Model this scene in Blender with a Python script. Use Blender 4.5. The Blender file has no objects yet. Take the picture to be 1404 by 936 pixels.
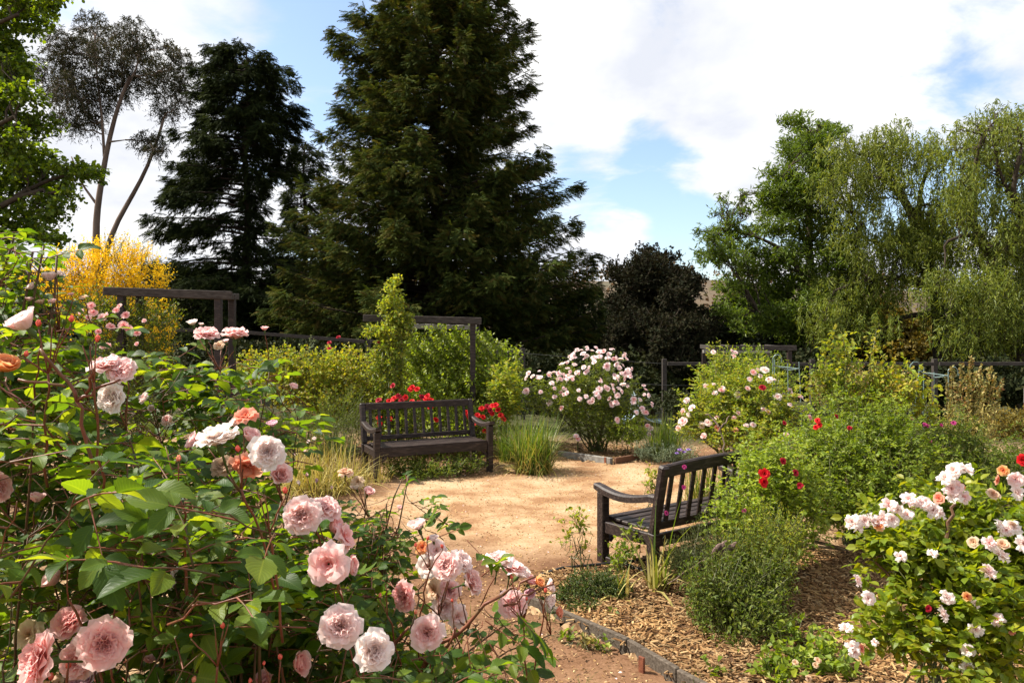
import bpy, math, random
import numpy as np
from mathutils import Vector

# ------------------------------------------------------------------ camera, sky, sun, exposure
sc = bpy.context.scene
EYE = 1.7            # eye height in metres
FPX = 1014.0         # focal length in pixels of the 1404 px wide photograph
HOR = 460.0          # row of the horizon
cam_d = bpy.data.cameras.new('camera')
cam = bpy.data.objects.new('camera', cam_d)
sc.collection.objects.link(cam)
cam.location = (0, 0, EYE)
cam.rotation_euler = (math.radians(90), 0, 0)
cam_d.sensor_width = 36.0
cam_d.lens = 36.0 * FPX / 1404.0
cam_d.shift_y = -8.0 / 1404.0
cam_d.clip_start = 0.05
cam_d.clip_end = 2000
sc.camera = cam

SUN_AZ = math.radians(-82)      # from straight ahead, to the left
SUN_EL = math.radians(50)
sun_dir = Vector((math.sin(SUN_AZ) * math.cos(SUN_EL), math.cos(SUN_AZ) * math.cos(SUN_EL), math.sin(SUN_EL)))
sd = bpy.data.lights.new('sun', 'SUN')
sd.energy = 5.0
sd.angle = math.radians(0.5)
sd.color = (1.0, 0.93, 0.82)
sun = bpy.data.objects.new('sun', sd)
sc.collection.objects.link(sun)
sun.rotation_euler = (-sun_dir).to_track_quat('-Z', 'Y').to_euler()
sun.location = (0, 0, 40)

sc.view_settings.view_transform = 'Standard'
sc.view_settings.look = 'None'
sc.view_settings.gamma = 1.0
sc.view_settings.use_curve_mapping = False
sc.view_settings.exposure = 1.1

def pix_dir(px, py):
    v = Vector(((px - 702) / FPX, 1.0, -(py - HOR) / FPX))
    return v.normalized()

world = bpy.data.worlds.new('World')
sc.world = world
world.use_nodes = True
wn = world.node_tree.nodes
wl = world.node_tree.links
wn.clear()
w_out = wn.new('ShaderNodeOutputWorld')
w_sky = wn.new('ShaderNodeTexSky')
w_sky.sky_type = 'NISHITA'
w_sky.sun_disc = False
w_sky.sun_elevation = SUN_EL
w_sky.sun_rotation = SUN_AZ
w_sky.air_density = 1.0
w_sky.dust_density = 1.4
w_bg = wn.new('ShaderNodeBackground')
w_bg.inputs[1].default_value = 0.115
wl.new(w_sky.outputs[0], w_bg.inputs[0])
w_tc = wn.new('ShaderNodeTexCoord')
def wmath(op, a, b=None, clamp=False):
    n = wn.new('ShaderNodeMath'); n.operation = op; n.use_clamp = clamp
    for i, v in enumerate((a, b)):
        if v is None: continue
        if isinstance(v, (int, float)): n.inputs[i].default_value = v
        else: wl.new(v, n.inputs[i])
    return n.outputs[0]
w_sep = wn.new('ShaderNodeSeparateXYZ'); wl.new(w_tc.outputs['Generated'], w_sep.inputs[0])
zc = wmath('ADD', wmath('MAXIMUM', w_sep.outputs[2], 0.0), 0.28)
w_cmb = wn.new('ShaderNodeCombineXYZ')
wl.new(wmath('DIVIDE', w_sep.outputs[0], zc), w_cmb.inputs[0])
wl.new(wmath('DIVIDE', w_sep.outputs[1], zc), w_cmb.inputs[1])
def wnoise(scale, detail, rough, dist=0.0, off=(0, 0, 0), stretch=(1, 1, 1)):
    m = wn.new('ShaderNodeMapping'); m.inputs['Location'].default_value = off; m.inputs['Scale'].default_value = stretch
    wl.new(w_cmb.outputs[0], m.inputs[0])
    n = wn.new('ShaderNodeTexNoise'); n.inputs['Scale'].default_value = scale
    n.inputs['Detail'].default_value = detail; n.inputs['Roughness'].default_value = rough
    n.inputs['Distortion'].default_value = dist
    wl.new(m.outputs[0], n.inputs['Vector'])
    return n.outputs[0]
cover = wmath('ADD', wmath('MULTIPLY', wnoise(1.7, 9, 0.58, 0.35, (3.1, 0.4, 0), (1.0, 1.35, 1)), 1.4), -0.075)
# broad gaps and banks of cloud in the sky
for px, py, rad, amt in ((395, 75, 9, -0.32), (470, 40, 7, -0.14), (460, 110, 5, 0.07), (800, 215, 8, -0.26), (880, 285, 8, -0.22), (920, 215, 5, -0.12),
                         (740, 230, 6, -0.12), (960, 350, 5, -0.10), (1290, 185, 9, -0.24), (760, 110, 9, 0.2), (700, 190, 5, 0.1), (250, 30, 9, 0.22), (160, 260, 11, 0.22), (820, 325, 5, 0.26),
                         (990, 265, 5, 0.15), (880, 90, 13, 0.16), (1080, 130, 11, 0.16), (1260, 60, 10, 0.10), (430, 170, 6, 0.15), (1350, 40, 12, 0.08)):
    d = pix_dir(px, py)
    vm = wn.new('ShaderNodeVectorMath'); vm.operation = 'DOT_PRODUCT'
    vm.inputs[1].default_value = d
    wl.new(w_tc.outputs['Generated'], vm.inputs[0])
    mr = wn.new('ShaderNodeMapRange'); mr.interpolation_type = 'SMOOTHSTEP'
    mr.inputs['From Min'].default_value = math.cos(math.radians(rad))
    mr.inputs['From Max'].default_value = 1.0
    mr.inputs['To Min'].default_value = 0.0
    mr.inputs['To Max'].default_value = amt
    wl.new(vm.outputs['Value'], mr.inputs['Value'])
    cover = wmath('ADD', cover, mr.outputs[0])
w_mask = wn.new('ShaderNodeMapRange'); w_mask.interpolation_type = 'SMOOTHSTEP'
w_mask.inputs['From Min'].default_value = 0.43; w_mask.inputs['From Max'].default_value = 0.68
wl.new(cover, w_mask.inputs['Value'])
w_shade = wn.new('ShaderNodeMapRange')
w_shade.inputs['From Min'].default_value = 0.35; w_shade.inputs['From Max'].default_value = 0.62
w_shade.inputs['To Min'].default_value = 0.74; w_shade.inputs['To Max'].default_value = 1.0
wl.new(wnoise(2.3, 6, 0.55, 0.2, (7.7, 2.0, 0)), w_shade.inputs['Value'])
w_cc = wn.new('ShaderNodeMix'); w_cc.data_type = 'RGBA'
w_cc.inputs[6].default_value = (0.66, 0.69, 0.77, 1); w_cc.inputs[7].default_value = (1.0, 0.99, 0.98, 1)
w_sh2 = wn.new('ShaderNodeMapRange')
w_sh2.inputs['From Min'].default_value = 0.72; w_sh2.inputs['From Max'].default_value = 1.0
wl.new(w_shade.outputs[0], w_sh2.inputs['Value'])
wl.new(w_sh2.outputs[0], w_cc.inputs[0])
w_cl = wn.new('ShaderNodeBackground'); w_cl.inputs[1].default_value = 0.58
wl.new(w_cc.outputs[2], w_cl.inputs[0])
w_mix = wn.new('ShaderNodeMixShader')
wl.new(w_mask.outputs[0], w_mix.inputs[0]); wl.new(w_bg.outputs[0], w_mix.inputs[1]); wl.new(w_cl.outputs[0], w_mix.inputs[2])
wl.new(w_mix.outputs[0], w_out.inputs[0])

sc.render.engine = 'CYCLES'
sc.cycles.max_bounces = 10
sc.cycles.diffuse_bounces = 6
sc.cycles.glossy_bounces = 2
sc.cycles.transmission_bounces = 6
sc.cycles.transparent_max_bounces = 4
sc.cycles.caustics_reflective = False
sc.cycles.caustics_refractive = False

# ------------------------------------------------------------------ helpers
col = sc.collection
def g(x, y):
    """height of the terrain"""
    x = np.asarray(x, float); y = np.asarray(y, float)
    s = np.clip(0.03 + 0.011 * x, -0.05, 0.07)
    t = np.clip(y - 9.5, 0, 30)
    return -s * (np.sqrt(t * t + 0.6) - 0.7746) * (t > 0)

def P(px, py, d):
    """point that stands d metres ahead, from its place in the photograph"""
    return np.array(((px - 702) * d / FPX, d, EYE - (py - HOR) * d / FPX))

def GP(px, py):
    """point on the flat ground"""
    d = EYE * FPX / (py - HOR)
    return np.array(((px - 702) * d / FPX, d, 0.0))

def unit(v):
    v = np.asarray(v, float)
    n = np.linalg.norm(v, axis=-1, keepdims=True)
    return v / np.maximum(n, 1e-9)

def frames(d, n):
    """rotation matrices whose Y axis runs along d and whose Z axis is nearest to n"""
    d = unit(d); n = np.asarray(n, float)
    x = np.cross(d, n)
    bad = np.linalg.norm(x, axis=-1) < 1e-5
    if np.any(bad):
        x[bad] = np.cross(d[bad], np.array((0.3, 0.7, 0.2)))
    x = unit(x)
    z = np.cross(x, d)
    return np.stack((x, d, z), axis=-1)

class MB:
    def __init__(self):
        self.V = []; self.F = {}; self.UV = {}; self.MI = {}; self.n = 0; self.cur = 0
        self.has_uv = False
    def add(self, V, F, UV=None):
        V = np.asarray(V, float).reshape(-1, 3)
        F = np.asarray(F, np.int64)
        k = F.shape[1]
        self.V.append(V)
        self.F.setdefault(k, []).append(F + self.n)
        if UV is None: UV = np.zeros((F.shape[0], k, 2))
        else: self.has_uv = True
        self.UV.setdefault(k, []).append(np.asarray(UV, float).reshape(F.shape[0], k, 2))
        self.MI.setdefault(k, []).append(np.full(F.shape[0], self.cur))
        self.n += len(V)
    def scatter(self, T, pos, R, scale):
        """copies of a template (V, F, UV) at pos with rotation R and scale (N) or (N,3)"""
        V, F, UV = T
        pos = np.asarray(pos, float); N = len(pos)
        if N == 0: return
        scale = np.asarray(scale, float)
        if scale.ndim == 0: scale = np.full(N, float(scale))
        if scale.ndim == 1: scale = np.repeat(scale[:, None], 3, 1)
        L = V[None] * scale[:, None, :]
        W = np.einsum('nij,nkj->nki', R, L) + pos[:, None, :]
        off = (np.arange(N) * len(V))[:, None, None]
        FF = (F[None] + off).reshape(-1, F.shape[1])
        U = None if UV is None else np.repeat(UV[None], N, 0).reshape(-1, F.shape[1], 2)
        self.add(W.reshape(-1, 3), FF, U)
    def tube(self, pts, rad, sides=5, cap=True):
        pts = np.asarray(pts, float); n = len(pts)
        rad = np.broadcast_to(np.asarray(rad, float), (n,))
        t = np.gradient(pts, axis=0); t = unit(t)
        ref = np.array((0.31, 0.95, 0.07)) if abs(t[:, 2]).mean() > 0.6 else np.array((0.05, 0.1, 1.0))
        a = unit(np.cross(t, ref)); b = np.cross(t, a)
        ang = np.linspace(0, 2 * np.pi, sides, endpoint=False)
        ring = a[:, None] * np.cos(ang)[None, :, None] + b[:, None] * np.sin(ang)[None, :, None]
        V = (pts[:, None] + ring * rad[:, None, None]).reshape(-1, 3)
        i = np.arange(n - 1)[:, None] * sides; j = np.arange(sides)[None]; j2 = (j + 1) % sides
        F = np.stack((i + j, i + j2, i + sides + j2, i + sides + j), -1).reshape(-1, 4)
        uv = np.stack((np.stack((j / sides + 0 * i, 0 * j + i / sides), -1),) * 4, 2).reshape(-1, 4, 2) * 0
        if cap:
            V = np.vstack((V, pts[:1], pts[-1:]))
            c0 = n * sides; e = (n - 1) * sides
            jj = np.arange(sides); jn = (jj + 1) % sides
            self.add(V, F)
            base = self.n - len(V)
            FT = np.vstack((np.stack((jn, jj, jj * 0 + c0), -1), np.stack((e + jj, e + jn, jj * 0 + c0 + 1), -1)))
            self.F.setdefault(3, []).append(FT + base); self.UV.setdefault(3, []).append(np.zeros((len(FT), 3, 2))); self.MI.setdefault(3, []).append(np.full(len(FT), self.cur))
        else:
            self.add(V, F)
    def box(self, c, size, R=None, bevel=0.006):
        """box with bevelled edges: centre, full size, rotation"""
        h = np.asarray(size, float) / 2
        b = min(bevel, h.min() * 0.45)
        V = []; idx = {}
        for sx in (-1, 1):
            for sy in (-1, 1):
                for sz in (-1, 1):
                    s = np.array((sx, sy, sz))
                    for ax in range(3):
                        v = s * (h - b); v = v.astype(float); v[ax] = s[ax] * h[ax]
                        idx[(sx, sy, sz, ax)] = len(V); V.append(v)
        V = np.array(V); Q = []; T = []
        cen = np.zeros(3)
        def orient(f):
            p = V[f]; nrm = np.cross(p[1] - p[0], p[2] - p[0])
            return f if np.dot(nrm, p.mean(0) - cen) > 0 else f[::-1]
        for ax in range(3):
            o = [a for a in range(3) if a != ax]
            for s in (-1, 1):
                f = []
                for (p, q) in ((-1, -1), (1, -1), (1, 1), (-1, 1)):
                    k = [0, 0, 0]; k[ax] = s; k[o[0]] = p; k[o[1]] = q
                    f.append(idx[(k[0], k[1], k[2], ax)])
                Q.append(orient(f))
            for p in (-1, 1):
                for q in (-1, 1):
                    k = [0, 0, 0]; k[o[0]] = p; k[o[1]] = q
                    k1 = list(k); k1[ax] = -1; k2 = list(k); k2[ax] = 1
                    Q.append(orient([idx[(*k1, o[0])], idx[(*k2, o[0])], idx[(*k2, o[1])], idx[(*k1, o[1])]]))
        for sx in (-1, 1):
            for sy in (-1, 1):
                for sz in (-1, 1):
                    T.append(orient([idx[(sx, sy, sz, a)] for a in range(3)]))
        W = V if R is None else V @ np.asarray(R).T
        W = W + np.asarray(c, float)
        self.add(W, np.array(Q))
        base = self.n - len(W)
        self.F.setdefault(3, []).append(np.array(T) + base); self.UV.setdefault(3, []).append(np.zeros((len(T), 3, 2))); self.MI.setdefault(3, []).append(np.full(len(T), self.cur))
    def beam(self, a, b, w, h, bevel=0.005, up=(0, 0, 1)):
        a = np.asarray(a, float); b = np.asarray(b, float)
        R = frames((b - a)[None], np.array(up, float)[None])[0]
        self.box((a + b) / 2, (w, np.linalg.norm(b - a), h), R, bevel)
    def mesh(self, name, mat, smooth=False):
        me = bpy.data.meshes.new(name)
        if self.n == 0: return me
        V = np.concatenate(self.V)
        loops = []; starts = []; uvs = []; tot = 0; npoly = 0
        for k in sorted(self.F):
            F = np.concatenate(self.F[k])
            loops.append(F.reshape(-1)); starts.append(tot + np.arange(len(F)) * k)
            uvs.append(np.concatenate(self.UV[k]).reshape(-1, 2))
            tot += F.size; npoly += len(F)
        me.vertices.add(len(V)); me.vertices.foreach_set('co', V.astype(np.float32).reshape(-1))
        me.loops.add(tot); me.loops.foreach_set('vertex_index', np.concatenate(loops).astype(np.int32))
        me.polygons.add(npoly); me.polygons.foreach_set('loop_start', np.concatenate(starts).astype(np.int32))
        me.polygons.foreach_set('use_smooth', np.full(npoly, bool(smooth)))
        if self.has_uv:
            me.update(calc_edges=True)
            uv = me.uv_layers.new(name='UVMap')
            uv.data.foreach_set('uv', np.concatenate(uvs).astype(np.float32).reshape(-1))
        mats = mat if isinstance(mat, (list, tuple)) else [mat]
        for m_ in mats: me.materials.append(m_)
        if len(mats) > 1:
            me.polygons.foreach_set('material_index', np.concatenate([np.concatenate(self.MI[k]) for k in sorted(self.F)]).astype(np.int32))
        me.update(calc_edges=True)
        return me

def link(name, me, parent=None, loc=(0, 0, 0)):
    o = bpy.data.objects.new(name, me)
    col.objects.link(o)
    o.location = loc
    if parent is not None: o.parent = parent
    return o

def tag(o, label=None, cat=None, group=None, kind=None):
    if label: o['label'] = label
    if cat: o['category'] = cat
    if group: o['group'] = group
    if kind: o['kind'] = kind
    return o

def thing(name, label, cat, loc=(0, 0, 0), rz=0.0, group=None):
    o = bpy.data.objects.new(name, None)
    col.objects.link(o)
    o.location = [float(v) for v in loc]; o.rotation_euler = (0, 0, rz)
    o.empty_display_size = 0.2
    return tag(o, label, cat, group)

def part(name, mb, mat, parent, smooth=False, world_coords=True):
    """a mesh under its thing; geometry given in world coordinates is moved to the thing's own origin"""
    o = link(name, mb.mesh(name, mat, smooth), parent)
    if world_coords: o.location = [-v for v in parent.location]
    return o

# ------------------------------------------------------------------ materials
def nodes_of(name):
    m = bpy.data.materials.new(name); m.use_nodes = True
    nt = m.node_tree; nt.nodes.clear()
    return m, nt.nodes, nt.links

def ramp(nd, cols, pos=None, interp='LINEAR'):
    r = nd.new('ShaderNodeValToRGB'); cr = r.color_ramp; cr.interpolation = interp
    pos = pos or [i / max(1, len(cols) - 1) for i in range(len(cols))]
    while len(cr.elements) < len(cols): cr.elements.new(0.5)
    for e, c, p in zip(cr.elements, cols, pos):
        e.position = p; e.color = (c[0], c[1], c[2], 1)
    return r

def mixc(nd, lk, mode, fac, a, b):
    n = nd.new('ShaderNodeMix'); n.data_type = 'RGBA'; n.blend_type = mode
    for sock, v in ((0, fac), (6, a), (7, b)):
        if isinstance(v, (int, float)): n.inputs[sock].default_value = v
        elif isinstance(v, tuple): n.inputs[sock].default_value = (v[0], v[1], v[2], 1)
        else: lk.new(v, n.inputs[sock])
    return n.outputs[2]

def leaf_mat(name, cols, trans=0.38, tint=(1.5, 1.6, 0.45), rough=0.5, spec=0.3, under=None, veins=False, patch=0.25):
    m, nd, lk = nodes_of(name)
    out = nd.new('ShaderNodeOutputMaterial')
    geo = nd.new('ShaderNodeNewGeometry')
    r = ramp(nd, cols); lk.new(geo.outputs['Random Per Island'], r.inputs[0])
    c = r.outputs[0]
    tc = nd.new('ShaderNodeTexCoord')
    nz = nd.new('ShaderNodeTexNoise'); nz.inputs['Scale'].default_value = 1.3; nz.inputs['Detail'].default_value = 2
    lk.new(tc.outputs['Object'], nz.inputs['Vector'])
    r2 = ramp(nd, [(1 - patch,) * 3, (1 + patch, 1 + patch * 0.8, 1)], [0.3, 0.7]); lk.new(nz.outputs[0], r2.inputs[0])
    c = mixc(nd, lk, 'MULTIPLY', 1.0, c, r2.outputs[0])
    pr = nd.new('ShaderNodeBsdfPrincipled')
    if veins:
        sep = nd.new('ShaderNodeSeparateXYZ'); lk.new(tc.outputs['UV'], sep.inputs[0])
        ab = nd.new('ShaderNodeMath'); ab.operation = 'ABSOLUTE'; lk.new(sep.outputs[0], ab.inputs[0])
        mid = nd.new('ShaderNodeMapRange'); mid.inputs['From Min'].default_value = 0.02; mid.inputs['From Max'].default_value = 0.10
        mid.inputs['To Min'].default_value = 1; mid.inputs['To Max'].default_value = 0
        lk.new(ab.outputs[0], mid.inputs['Value'])
        sk = nd.new('ShaderNodeMath'); sk.operation = 'MULTIPLY_ADD'; sk.inputs[1].default_value = -0.30
        lk.new(ab.outputs[0], sk.inputs[0]); lk.new(sep.outputs[1], sk.inputs[2])
        sn = nd.new('ShaderNodeMath'); sn.operation = 'MULTIPLY'; sn.inputs[1].default_value = 62.0; lk.new(sk.outputs[0], sn.inputs[0])
        si = nd.new('ShaderNodeMath'); si.operation = 'SINE'; lk.new(sn.outputs[0], si.inputs[0])
        vr = nd.new('ShaderNodeMapRange'); vr.inputs['From Min'].default_value = 0.80; vr.inputs['From Max'].default_value = 1.0
        vr.inputs['To Max'].default_value = 0.6
        lk.new(si.outputs[0], vr.inputs['Value'])
        mx = nd.new('ShaderNodeMath'); mx.operation = 'MAXIMUM'; lk.new(mid.outputs[0], mx.inputs[0]); lk.new(vr.outputs[0], mx.inputs[1])
        c = mixc(nd, lk, 'MIX', mx.outputs[0], c, mixc(nd, lk, 'MULTIPLY', 1.0, c, (1.5, 1.35, 1.3)))
        bp = nd.new('ShaderNodeBump'); bp.inputs['Strength'].default_value = 0.25; bp.inputs['Distance'].default_value = 0.0015
        bp.invert = True
        si2 = nd.new('ShaderNodeMath'); si2.operation = 'MAXIMUM'; lk.new(si.outputs[0], si2.inputs[0]); lk.new(mid.outputs[0], si2.inputs[1])
        lk.new(si2.outputs[0], bp.inputs['Height']); lk.new(bp.outputs[0], pr.inputs['Normal'])
    if under:
        c = mixc(nd, lk, 'MIX', geo.outputs['Backfacing'], c, mixc(nd, lk, 'MULTIPLY', 1.0, c, under))
    lk.new(c, pr.inputs['Base Color'])
    pr.inputs['Roughness'].default_value = rough
    pr.inputs['Specular IOR Level'].default_value = spec
    tr = nd.new('ShaderNodeBsdfTranslucent')
    lk.new(mixc(nd, lk, 'MULTIPLY', 1.0, c, tint), tr.inputs[0])
    mx = nd.new('ShaderNodeMixShader'); mx.inputs[0].default_value = trans
    lk.new(pr.outputs[0], mx.inputs[1]); lk.new(tr.outputs[0], mx.inputs[2]); lk.new(mx.outputs[0], out.inputs[0])
    return m

def solid_mat(name, cols, scale=8.0, stretch=(1, 1, 1), rough=0.7, bump=0.3, spec=0.3, detail=6, dist=0.01, metal=0.0, coord='Object'):
    m, nd, lk = nodes_of(name)
    out = nd.new('ShaderNodeOutputMaterial'); pr = nd.new('ShaderNodeBsdfPrincipled')
    tc = nd.new('ShaderNodeTexCoord'); mp = nd.new('ShaderNodeMapping'); mp.inputs['Scale'].default_value = stretch
    lk.new(tc.outputs[coord], mp.inputs[0])
    nz = nd.new('ShaderNodeTexNoise'); nz.inputs['Scale'].default_value = scale; nz.inputs['Detail'].default_value = detail
    nz.inputs['Roughness'].default_value = 0.6
    lk.new(mp.outputs[0], nz.inputs['Vector'])
    r = ramp(nd, cols, [0.3 + 0.4 * i / max(1, len(cols) - 1) for i in range(len(cols))])
    lk.new(nz.outputs[0], r.inputs[0]); lk.new(r.outputs[0], pr.inputs['Base Color'])
    pr.inputs['Roughness'].default_value = rough; pr.inputs['Specular IOR Level'].default_value = spec
    pr.inputs['Metallic'].default_value = metal
    bp = nd.new('ShaderNodeBump'); bp.inputs['Strength'].default_value = bump; bp.inputs['Distance'].default_value = dist
    lk.new(nz.outputs[0], bp.inputs['Height']); lk.new(bp.outputs[0], pr.inputs['Normal'])
    lk.new(pr.outputs[0], out.inputs[0])
    return m

def petal_mat(name, inner, outer, edge=None, trans=0.52):
    """petals: UV y runs from the base to the rim of a petal, UV x tells how deep in the flower it sits"""
    m, nd, lk = nodes_of(name)
    out = nd.new('ShaderNodeOutputMaterial')
    tc = nd.new('ShaderNodeTexCoord'); sep = nd.new('ShaderNodeSeparateXYZ'); lk.new(tc.outputs['UV'], sep.inputs[0])
    r = ramp(nd, [outer, inner], [0.15, 0.95]); lk.new(sep.outputs[0], r.inputs[0])
    e = edge or tuple(min(0.9, v * 1.08 + 0.03) for v in outer)
    rr = nd.new('ShaderNodeMapRange'); rr.inputs['From Min'].default_value = 0.45; rr.inputs['From Max'].default_value = 1.0
    rr.inputs['To Max'].default_value = 0.65
    lk.new(sep.outputs[1], rr.inputs['Value'])
    c = mixc(nd, lk, 'MIX', rr.outputs[0], r.outputs[0], e)
    geo = nd.new('ShaderNodeNewGeometry')
    r2 = ramp(nd, [(0.95, 0.90, 0.90), (1.0, 1.0, 1.0)]); lk.new(geo.outputs['Random Per Island'], r2.inputs[0])
    c = mixc(nd, lk, 'MULTIPLY', 1.0, c, r2.outputs[0])
    oi = nd.new('ShaderNodeObjectInfo')
    r3 = ramp(nd, [(1.0, 0.90, 0.91), (1.0, 1.0, 1.0), (1.0, 1.03, 1.02)]); lk.new(oi.outputs['Random'], r3.inputs[0])
    c = mixc(nd, lk, 'MULTIPLY', 1.0, c, r3.outputs[0])
    pr = nd.new('ShaderNodeBsdfPrincipled'); lk.new(c, pr.inputs['Base Color'])
    pr.inputs['Roughness'].default_value = 0.55; pr.inputs['Specular IOR Level'].default_value = 0.15
    tr = nd.new('ShaderNodeBsdfTranslucent'); lk.new(c, tr.inputs[0])
    mx = nd.new('ShaderNodeMixShader'); mx.inputs[0].default_value = trans
    lk.new(pr.outputs[0], mx.inputs[1]); lk.new(tr.outputs[0], mx.inputs[2]); lk.new(mx.outputs[0], out.inputs[0])
    return m

# leaves: linear base colours
M = {}
M['rose_leaf'] = leaf_mat('rose_leaf', [(0.028, 0.062, 0.010), (0.042, 0.092, 0.012), (0.068, 0.125, 0.014), (0.12, 0.17, 0.020)], 0.48, (2.4, 2.15, 0.30), 0.45, 0.24, (1.5, 1.35, 1.7), True, 0.12)
M['rose_leaf_mid'] = leaf_mat('rose_leaf_mid', [(0.065, 0.105, 0.018), (0.11, 0.16, 0.022), (0.17, 0.205, 0.03)], 0.45, (1.8, 1.6, 0.35), 0.45, 0.35)
M['lime_leaf'] = leaf_mat('lime_leaf', [(0.13, 0.21, 0.026), (0.21, 0.285, 0.038), (0.30, 0.33, 0.048), (0.33, 0.31, 0.055)], 0.45, (1.6, 1.5, 0.4), 0.5, 0.25)
M['yellow_leaf'] = leaf_mat('yellow_leaf', [(0.14, 0.21, 0.022), (0.24, 0.30, 0.034), (0.34, 0.35, 0.046), (0.30, 0.22, 0.04)], 0.42, (1.5, 1.4, 0.4), 0.5, 0.25)
M['climber_leaf'] = leaf_mat('climber_leaf', [(0.12, 0.19, 0.022), (0.21, 0.28, 0.032), (0.30, 0.345, 0.048)], 0.42, (1.6, 1.6, 0.4), 0.45, 0.3)
M['mid_leaf'] = leaf_mat('mid_leaf', [(0.09, 0.145, 0.016), (0.16, 0.225, 0.024), (0.245, 0.29, 0.034)], 0.4, (1.7, 1.7, 0.4), 0.5, 0.3)
M['fine_leaf'] = leaf_mat('fine_leaf', [(0.065, 0.10, 0.015), (0.105, 0.15, 0.02), (0.17, 0.19, 0.03)], 0.35, (1.5, 1.6, 0.4), 0.55, 0.25)
M['dark_fine_leaf'] = leaf_mat('dark_fine_leaf', [(0.028, 0.05, 0.011), (0.046, 0.074, 0.014), (0.08, 0.10, 0.018)], 0.3, (1.5, 1.6, 0.4), 0.55, 0.25)
M['white_rose_leaf'] = leaf_mat('white_rose_leaf', [(0.10, 0.165, 0.015), (0.175, 0.24, 0.02), (0.27, 0.29, 0.026)], 0.5, (1.8, 1.6, 0.3), 0.42, 0.35)
M['grey_leaf'] = leaf_mat('grey_leaf', [(0.12, 0.16, 0.10), (0.20, 0.24, 0.17)], 0.2, (1.2, 1.2, 0.7), 0.7, 0.1)
M['oak_leaf'] = leaf_mat('oak_leaf', [(0.045, 0.085, 0.010), (0.10, 0.16, 0.014), (0.175, 0.235, 0.022)], 0.45, (1.9, 1.8, 0.3), 0.45, 0.3)
M['gum_leaf'] = leaf_mat('gum_leaf', [(0.020, 0.026, 0.016), (0.032, 0.038, 0.022), (0.052, 0.052, 0.029)], 0.25, (1.4, 1.2, 0.6), 0.7, 0.06)
M['conifer_leaf'] = leaf_mat('conifer_leaf', [(0.022, 0.037, 0.012), (0.040, 0.060, 0.017), (0.070, 0.088, 0.023), (0.072, 0.058, 0.020)], 0.25, (1.4, 1.3, 0.5), 0.8, 0.03, patch=0.35)
M['cypress_leaf'] = leaf_mat('cypress_leaf', [(0.012, 0.019, 0.008), (0.020, 0.029, 0.010), (0.032, 0.042, 0.013)], 0.18, (1.3, 1.3, 0.6), 0.8, 0.03)
M['ash_leaf'] = leaf_mat('ash_leaf', [(0.05, 0.09, 0.013), (0.095, 0.15, 0.017), (0.155, 0.21, 0.024)], 0.36, (1.6, 1.6, 0.4), 0.5, 0.25)
M['pepper_leaf'] = leaf_mat('pepper_leaf', [(0.085, 0.125, 0.022), (0.145, 0.19, 0.032), (0.22, 0.25, 0.046)], 0.42, (1.5, 1.4, 0.45), 0.5, 0.25)
M['plum_leaf'] = leaf_mat('plum_leaf', [(0.009, 0.012, 0.006), (0.015, 0.018, 0.009), (0.030, 0.028, 0.014)], 0.12, (1.4, 1.0, 0.6), 0.75, 0.05)
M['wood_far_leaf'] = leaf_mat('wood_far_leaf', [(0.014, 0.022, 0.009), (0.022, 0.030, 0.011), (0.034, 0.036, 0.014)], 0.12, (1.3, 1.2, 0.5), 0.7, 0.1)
M['dry_far_leaf'] = leaf_mat('dry_far_leaf', [(0.10, 0.06, 0.03), (0.15, 0.085, 0.045), (0.08, 0.08, 0.04)], 0.1, (1.2, 1.0, 0.6), 0.7, 0.1)
M['broom_flower'] = leaf_mat('broom_flower', [(0.84, 0.56, 0.015), (0.90, 0.70, 0.04), (0.87, 0.62, 0.02)], 0.4, (1.1, 0.95, 0.5), 0.6, 0.1, patch=0.1)
M['grass'] = leaf_mat('grass', [(0.06, 0.12, 0.02), (0.11, 0.17, 0.03), (0.20, 0.20, 0.06)], 0.4, (1.5, 1.5, 0.4), 0.45, 0.3)
M['straw'] = leaf_mat('straw', [(0.34, 0.26, 0.085), (0.46, 0.38, 0.13), (0.30, 0.28, 0.06), (0.48, 0.42, 0.18)], 0.3, (1.2, 1.1, 0.7), 0.6, 0.2)
M['rust_leaf'] = leaf_mat('rust_leaf', [(0.26, 0.12, 0.05), (0.30, 0.27, 0.10), (0.19, 0.21, 0.07), (0.42, 0.35, 0.18)], 0.3, (1.3, 1.1, 0.5), 0.6, 0.2)
M['ochre_leaf'] = leaf_mat('ochre_leaf', [(0.14, 0.11, 0.02), (0.20, 0.15, 0.025), (0.10, 0.10, 0.02)], 0.3, (1.3, 1.1, 0.5), 0.6, 0.2)
M['chip'] = leaf_mat('mulch_chip', [(0.085, 0.042, 0.02), (0.17, 0.092, 0.043), (0.29, 0.175, 0.085), (0.40, 0.28, 0.155)], 0.05, (1, 1, 1), 0.8, 0.1)
M['pebble'] = leaf_mat('pebble', [(0.35, 0.20, 0.09), (0.5, 0.33, 0.16), (0.62, 0.46, 0.27), (0.25, 0.12, 0.06)], 0.0, (1, 1, 1), 0.85, 0.1)
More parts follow.
